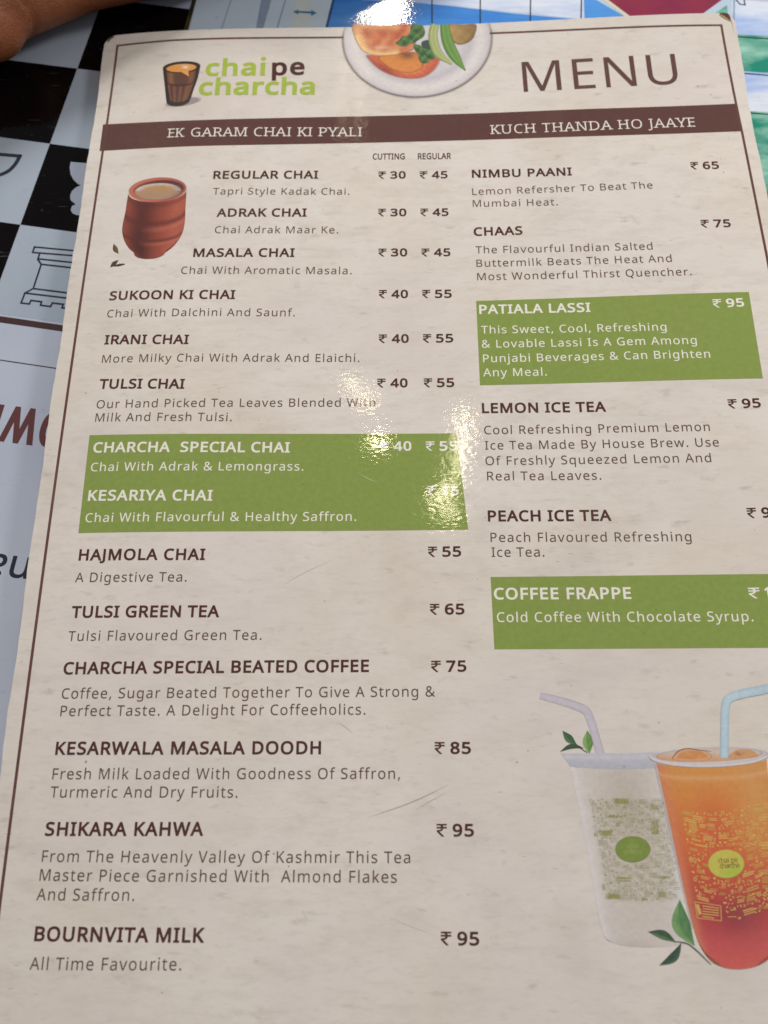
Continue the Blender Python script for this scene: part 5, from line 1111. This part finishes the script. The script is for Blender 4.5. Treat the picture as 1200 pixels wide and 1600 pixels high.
def milk_area(u, v):
    return (315 + 100 * v + u * (385 - 40 * v), 590 + 500 * v + 6 * math.sin(u * math.pi))
cup('pattern_drawing', [((300, 585), (715, 585), 8), ((340, 800), (738, 800), 10), ((395, 1100), (762, 1100), 12)], dz, milk, lambda u, v, x, y: (*lin((176, 174, 128)), 0.26 * min(1, 6 * (1 - abs(u))) * (0.55 + 0.45 * speck(x, y, .09)) * min(1, 14 * v, 14 * (1 - v))), 0.062, 40, 50)
marks('pattern_drawing', milk, milk_area, 24, 3, C4((160, 160, 96)), 12, 0.07, lambda x, y: ((x - 533) / 100) ** 2 + ((y - 843) / 76) ** 2 < 1, alpha=0.36)
def block(x0, y0, x1, y1, a):
    blob('pattern_drawing', [(x0, y0), (x1, y0), (x1, y1), (x0, y1)], dz, milk, lambda x, y, r: C4((160, 164, 78), a * (0.7 + 0.3 * speck(x, y, .3))), 0.102, 5, 0, soft=0.5)
for b in ((436, 588, 522, 622, .75), (395, 673, 505, 688, .6), (364, 745, 436, 778, .8), (616, 620, 664, 650, .5), (618, 690, 664, 776, .6), (440, 978, 536, 992, .7), (450, 994, 525, 1004, .6),
          (655, 972, 726, 990, .6), (392, 1058, 484, 1092, .85), (652, 1052, 702, 1084, .7), (338, 760, 362, 782, .6), (446, 708, 474, 732, .55), (575, 1078, 610, 1098, .5), (378, 1010, 400, 1050, .5)): block(*b)
ov1 = blob('badge_drawing', ellipse(533, 843, 88, 66), dz, milk, lambda x, y, r: mixc(C4((122, 142, 66)), C4((140, 160, 86)), bump1(x, 528, 14) * bump1(y, 830, 30) * .6 + .15 * speck(x, y, .1)), 0.11, 8, 0)
M_PALEINK = ink('badge_pale_ink', (140, 158, 88))
for nm, l in (('badge_lettering', ('chai', 505, 838, 562, 838)), ('badge_lettering', ('charcha', 488, 866, 580, 866))):
    x0, y0 = dz(l[1], l[2]); x1, y1 = dz(l[3], l[4])
    lettering(nm, [(l[0], x0, y0, x1, y1)], 0.0046, M_PALEINK, menu, bold=12, lift=0.125, mesh_parent=milk)


def tea2_col(u, v, x, y):
    stops = [(0, (208, 148, 80)), (.10, (208, 134, 68)), (.22, (206, 108, 58)), (.35, (196, 86, 60)), (.52, (172, 62, 66)), (.68, (194, 80, 84)), (.85, (206, 92, 88)), (1, (206, 112, 94))]
    for (a, ca), (b, cb) in zip(stops, stops[1:]):
        if v <= b: c = mixc(C4(ca), C4(cb), (v - a) / (b - a)); break
    c = mixc(c, C4((206, 128, 96)), bump1(u, -0.97, 0.16) * 0.75)
    c = mixc(c, C4((206, 150, 92)), bump1(u, 0.75, 0.35) * bump1(v, 0.10, 0.18) * 0.8)
    c = mixc(c, C4((204, 92, 66)), bump1(u, -0.1, 0.3) * bump1(v, 0.20, 0.09) * 0.8)
    c = mixc(c, C4((132, 50, 66)), bump1(u, 0.1, 0.5) * bump1(v, 0.55, 0.08) * 0.6)
    c = mixc(c, C4((218, 168, 122)), bump1(v, 0.045, 0.008) * 0.6)
    return c
tea_lv = [((648, 412), (1192, 395), 32), ((690, 600), (1212, 590), 42), ((735, 810), (1230, 800), 46), ((765, 950), (1240, 945), 48), ((795, 1080), (1248, 1075), 52),
          ((826, 1205), (1250, 1195), 60), ((856, 1295), (1246, 1285), 78), ((900, 1360), (1222, 1348), 74), ((960, 1402), (1160, 1394), 36)]
cold = cup('iced_drink_picture', tea_lv, dz, menu, tea2_col, 0.12, 44, 90)
# pale plastic margin of the cup beside the drink
ribbon('cup_drawing', [(640, 420), (690, 620), (735, 830), (775, 1000), (805, 1130), (830, 1235)], [14, 20, 22, 20, 18, 8], dz, cold,
       lambda u, v: (*lin((202, 196, 196)), 0.75 * (1 - u * u)), 0.115, 40, 6)
leaf('leaf_drawing', (764, 1090), (838, 1318), 92, dz, cold, (70, 118, 76), (122, 164, 104), 0.13, 0.13)
leaf('leaf_drawing', (608, 1250), (746, 1302), 46, dz, cold, (40, 66, 52), (92, 128, 88), 0.13, -0.08)
leaf('leaf_drawing', (664, 1415), (772, 1306), 46, dz, cold, (46, 72, 62), (70, 98, 84), 0.13, 0.14)
ribbon('leaf_drawing', [(735, 1298), (800, 1308), (850, 1345), (918, 1412)], [6, 9, 9, 5], dz, cold, lambda u, v: C4((44, 66, 54)), 0.14, 24, 2)
# rim, ice and straw
blob('rim_drawing', ellipse(910, 384, 300, 47, -2), dz, cold, lambda x, y, r: mixc(C4((206, 198, 202)), C4((192, 186, 194)), bump1(r, 0.9, 0.08)), 0.145, 8, 0)
blob('ice_drawing', ellipse(910, 378, 268, 34, -2), dz, cold, lambda x, y, r: mixc(C4((204, 188, 178)), C4((206, 160, 120)), max(0, (y - 362) / 40) + .15 * speck(x, y, .05)), 0.155, 8, 0)
blob('ice_drawing', [(728, 400), (745, 368), (790, 346), (850, 350), (900, 362), (925, 385), (900, 402), (820, 408)], dz, cold,
     lambda x, y, r: mixc(mixc(C4((208, 150, 98)), C4((200, 132, 80)), 0.5 + 0.5 * speck(x, y, .06)), C4((222, 190, 160)), bump1(r, 0.85, .12) * 0.7), 0.165, 8, 4)
blob('ice_drawing', [(1005, 392), (1020, 368), (1060, 350), (1110, 352), (1140, 368), (1148, 384), (1090, 394)], dz, cold,
     lambda x, y, r: mixc(C4((206, 156, 112)), C4((160, 104, 76)), bump1(x, 1050, 16) * bump1(y, 374, 10) * .9 + .2 * speck(x, y, .08)), 0.165, 8, 4)
ribbon('ice_drawing', [(728, 396), (752, 362), (800, 346), (860, 354), (920, 360)], [4, 6, 6, 5, 3], dz, cold, lambda u, v: C4((140, 92, 82)), 0.175, 24, 2)
ribbon('straw_drawing', [(1420, -30), (1220, 44), (1080, 74), (1012, 96), (990, 140), (986, 260), (984, 392)], [46, 46, 46, 46, 44, 42, 42], dz, cold,
       lambda u, v: mixc(mixc(C4((184, 206, 220)), C4((158, 184, 204)), abs(u) ** 2 * .9), C4((204, 218, 226)), (0.5 + 0.5 * math.sin(v * 190)) * 0.4 * (0.38 < v < 0.60)), 0.185, 70, 8)
ribbon('rim_drawing', [(611, 378), (640, 402), (720, 422), (830, 431), (930, 431), (1040, 424), (1140, 408), (1206, 380)], [12, 15, 17, 18, 18, 17, 15, 12], dz, cold,
       lambda u, v: mixc(C4((214, 206, 208)), C4((184, 172, 176)), max(0, u)), 0.195, 40, 4)


def cold_area(u, v):
    return (766 + 95 * v + u * (440 - 40 * v), 640 + 530 * v + 34 * math.sin(min(1, u * 1.25) * math.pi) * 0.9 - 26 * u)
_, quad, seg = marks('pattern_drawing', cold, cold_area, 23, 8, C4((216, 182, 100)), 14.0, 0.135,
                     lambda x, y: ((x - 993) / 102) ** 2 + ((y - 915) / 84) ** 2 < 1 or (832 < x < 985 and 1085 < y < 1215), dens=1.22)
v_, f_, c_ = [], [], []
def box_line(p, q, w):
    dx, dy = q[0] - p[0], q[1] - p[1]; l = math.hypot(dx, dy); nx, ny = -dy / l * w / 2, dx / l * w / 2; b = len(v_)
    for r in ((p[0] + nx, p[1] + ny), (q[0] + nx, q[1] + ny), (q[0] - nx, q[1] - ny), (p[0] - nx, p[1] - ny)):
        v_.append(card_pt(*on_card(*dz(*r)), 0.135 + (b // 4 % 4) * 0.006)); c_.append(C4((206, 168, 96)))
    f_.append((b, b + 1, b + 2, b + 3))
bx = [(838, 1102), (966, 1122), (970, 1196), (852, 1182)]
for k in range(4): box_line(bx[k], bx[(k + 1) % 4], 4)
for k in range(5): box_line((876, 1122 + k * 13), (958 - (k == 4) * 25, 1134 + k * 12), 5)
box_line((850, 1115), (866, 1165), 16)
mesh_obj('pattern_drawing', v_, f_, M_PICT, cold, colors=c_)
blob('badge_drawing', ellipse(993, 915, 92, 73), dz, cold, lambda x, y, r: mixc(C4((196, 186, 88)), C4((170, 188, 72)), bump1(x, 1030, 60) * bump1(y, 960, 40) + .15 * speck(x, y, .12)), 0.17, 8, 0)
M_BADGE = ink('badge_brown_ink', (140, 112, 62))
for l in (('chai pe', 955, 912, 1052, 906), ('charcha', 963, 938, 1060, 932)):
    x0, y0 = dz(l[1], l[2]); x1, y1 = dz(l[3], l[4])
    lettering('badge_lettering', [(l[0], x0, y0, x1, y1)], 0.0050, M_BADGE, menu, bold=14, lift=0.185, mesh_parent=cold)

# ---- worn, peeling corner
ez = lambda x, y: (1060 + x / 8.571, 0 + y / 8.571)
peel = blob('peeled_corner', [(545, 178), (600, 170), (650, 176), (686, 205), (702, 255), (690, 290), (640, 240), (590, 210)], ez, menu,
            lambda x, y, r: mixc(C4((104, 52, 48)), C4((70, 48, 36)), 0.5 + 0.5 * speck(x, y, .05)), 0.06, 5, 3)
ribbon('peeled_corner', [(548, 196), (600, 226), (650, 258), (690, 280)], [14, 26, 22, 8], ez, menu,
       lambda u, v: mixc(C4((192, 170, 124)), C4((128, 104, 66)), 0.5 + 0.5 * u), 0.16, 14, 4)
ribbon('peeled_corner', [(690, 250), (716, 310), (735, 380), (752, 470)], [16, 13, 9, 3], ez, menu, lambda u, v: C4((128, 98, 72), 0.7 * (1 - v)), 0.07, 14, 4)
blob('peeled_corner', [(665, 262), (672, 240), (700, 226), (724, 225), (712, 236), (690, 250), (675, 268)], lambda x, y: (x / 4, y / 4), menu,
     lambda x, y, r: C4((96, 78, 62), 0.85), 0.06, 4, 3, soft=0.4)

# ---- hairline scratches in the film
def scratch(pts, w, c, a):
    tr = lambda x, y: (x, y)
    ribbon('scratch', pts, [0.3] + [w] * (len(pts) - 2) + [0.3], tr, menu, lambda u, v: (*lin(c), a * (1 - u * u)), 0.21, 20, 4)
scratch([(575, 1277), (620, 1262), (660, 1246), (700, 1226)], 1.5, (110, 98, 88), 0.6)
scratch([(650, 1265), (672, 1252), (698, 1238)], 1.2, (120, 108, 98), 0.5)
scratch([(612, 1434), (640, 1446), (680, 1461)], 1.6, (214, 206, 198), 0.6)
scratch([(528, 1128), (540, 1136), (552, 1146)], 1.2, (130, 120, 112), 0.5)
scratch([(560, 740), (575, 748), (590, 754)], 1.2, (232, 228, 190), 0.8)
scratch([(536, 776), (544, 786)], 1.1, (226, 222, 190), 0.7)
scratch([(440, 915), (475, 895), (520, 874)], 1.1, (180, 172, 164), 0.6)

# ------------------------------------------------------------------ the hand resting at the table's far left
def skin_material():
    m, t, b, pos = base_mat('brown_skin')
    n = t.noise(pos, 60.0, 4, 0.6); n2 = t.noise(pos, 900.0, 2, 0.5)
    col = t.mix(t.ramp(n, 0.35, 0.7), lin((178, 108, 70)), lin((142, 82, 52)))
    col = t.mix(t.math('MULTIPLY', t.ramp(n2, 0.5, 0.8), 0.3), col, lin((112, 62, 40)))
    t.link(col, b.inputs['Base Color'])
    b.inputs['Roughness'].default_value = 0.48
    b.inputs['Subsurface Weight'].default_value = 0.08
    b.inputs['Subsurface Radius'].default_value = (0.004, 0.0015, 0.0008)
    b.inputs['Subsurface Scale'].default_value = 1.0
    v = t.mapping(pos, (1300, 650, 900), 0.5)
    cr_ = t.new('ShaderNodeTexVoronoi', Scale=1.0, feature='DISTANCE_TO_EDGE'); t.link(v, cr_.inputs['Vector'])
    h = t.math('ADD', t.ramp(cr_.outputs['Distance'], 0.0, 0.25), t.noise(t.mapping(pos, (160, 260, 160), 0.9), 1.0, 3, 0.6))
    bump = t.new('ShaderNodeBump', Strength=0.26, Distance=0.0005)
    t.link(h, bump.inputs['Height']); t.link(bump.outputs[0], b.inputs['Normal'])
    return m


def hand():
    import bmesh
    tz = TABLE_Z * U
    bm = bmesh.new()
    def cone(a, b, ra, rb):
        a, b = Vector(a), Vector(b); d = b - a; L = d.length
        q = d.to_track_quat('Z', 'Y').to_matrix().to_4x4()
        mt = Matrix.Translation((a + b) / 2) @ q
        bmesh.ops.create_cone(bm, cap_ends=True, segments=20, radius1=ra, radius2=rb, depth=L, matrix=mt)
        for c, r in ((a, ra), (b, rb)):
            bmesh.ops.create_uvsphere(bm, u_segments=20, v_segments=12, radius=r, matrix=Matrix.Translation(c))
    def chain(pts):
        for (a, ra), (b, rb) in zip(pts, pts[1:]): cone(a, b, ra, rb)
    z = tz
    wr = (-0.168, 0.214, z + 0.024)
    chain([((-0.46, 0.262, z + 0.050), 0.044), ((-0.33, 0.240, z + 0.040), 0.040), ((-0.22, 0.222, z + 0.030), 0.031), (wr, 0.0265)])     # forearm
    chain([((-0.22, 0.210, z + 0.029), 0.028), ((-0.165, 0.200, z + 0.022), 0.0215)])
    # palm: metacarpals from the wrist to the four knuckles
    knk = [(-0.072, 0.235, z + 0.026), (-0.070, 0.256, z + 0.028), (-0.076, 0.277, z + 0.026), (-0.086, 0.296, z + 0.022)]
    for i, k in enumerate(knk):
        chain([((-0.160, 0.205 + 0.012 * i, z + 0.022), 0.0195), (k, 0.0135 - 0.0007 * i)])
    # fingers: index, middle, ring, little, each bent a little at both joints and touching the table with the tip
    fing = [((0.046, 0.004), (0.026, 0.001), (0.021, -0.001), 0.0098), ((0.050, 0.007), (0.030, 0.003), (0.022, 0.001), 0.0100),
            ((0.046, 0.010), (0.028, 0.005), (0.021, 0.002), 0.0094), ((0.036, 0.012), (0.021, 0.006), (0.018, 0.003), 0.0082)]
    for k, (p1, p2, p3, r) in zip(knk, fing):
        a = Vector(k); b = a + Vector((p1[0], p1[1], 0.002)); c = b + Vector((p2[0], p2[1], -0.009)); d = c + Vector((p3[0], p3[1], -0.008))
        d.z = max(d.z, z + r * 0.82)
        chain([(a, r * 1.22), (b, r * 1.08), (c, r * 0.98), (d, r * 0.82)])
    # thumb leaves the side of the palm near the wrist
    chain([((-0.158, 0.190, z + 0.0175), 0.0175), ((-0.143, 0.1815, z + 0.0165), 0.0165), ((-0.112, 0.1965, z + 0.0145), 0.0135), ((-0.078, 0.2045, z + 0.0125), 0.0112), ((-0.052, 0.2190, z + 0.011), 0.0088)])
    chain([((-0.143, 0.1860, z + 0.018), 0.0165), ((-0.086, 0.226, z + 0.022), 0.012)])     # web between thumb and index
    chain([((-0.1400, 0.1740, z + 0.0135), 0.0125), ((-0.156, 0.178, z + 0.016), 0.0155)])   # ball of the thumb
    me = bpy.data.meshes.new('person'); bm.to_mesh(me); bm.free()
    o = bpy.data.objects.new('person', me); scene.collection.objects.link(o)
    rm = o.modifiers.new('r', 'REMESH'); rm.mode = 'VOXEL'; rm.voxel_size = 0.0014; rm.use_smooth_shade = True
    sm = o.modifiers.new('s', 'SMOOTH'); sm.factor = 0.5; sm.iterations = 9
    dg = bpy.context.evaluated_depsgraph_get()
    final = bpy.data.meshes.new_from_object(o.evaluated_get(dg))
    o.modifiers.clear()
    org = Vector((-0.12, 0.20, z)); shift = Vector((0.010, -0.005, 0))
    # skin folds across the ball of the thumb
    folds = [((-0.146, 0.186), (-0.122, 0.173), 0.0010), ((-0.160, 0.186), (-0.150, 0.168), 0.0011), ((-0.128, 0.196), (-0.120, 0.184), 0.0007), ((-0.150, 0.196), (-0.128, 0.181), 0.0011), ((-0.142, 0.200), (-0.118, 0.189), 0.0010), ((-0.157, 0.190), (-0.139, 0.172), 0.0012), ((-0.134, 0.203), (-0.113, 0.1965), 0.0007)]
    for v in final.vertices:
        p = v.co
        for a, b, dep in folds:
            A, B = Vector(a), Vector(b); d = B - A; t = max(0, min(1, (p.xy - A).dot(d) / d.length_squared))
            dist = (p.xy - (A + d * t)).length
            if dist < 0.004: p -= v.normal * dep * math.exp(-(dist / 0.0011) ** 2)
        if p.z < z + 0.0002: p.z = z + 0.0002
        v.co = p - org
    for p in final.polygons: p.use_smooth = True
    final.materials.clear(); final.materials.append(skin_material())
    final.name = 'person'
    o.data = final; o.location = org + shift
    bpy.data.meshes.remove(me)
    o['label'] = 'bare brown hand of a person resting on the chess board, thumb side towards the menu'
    o['category'] = 'person'
    return o


person = hand()
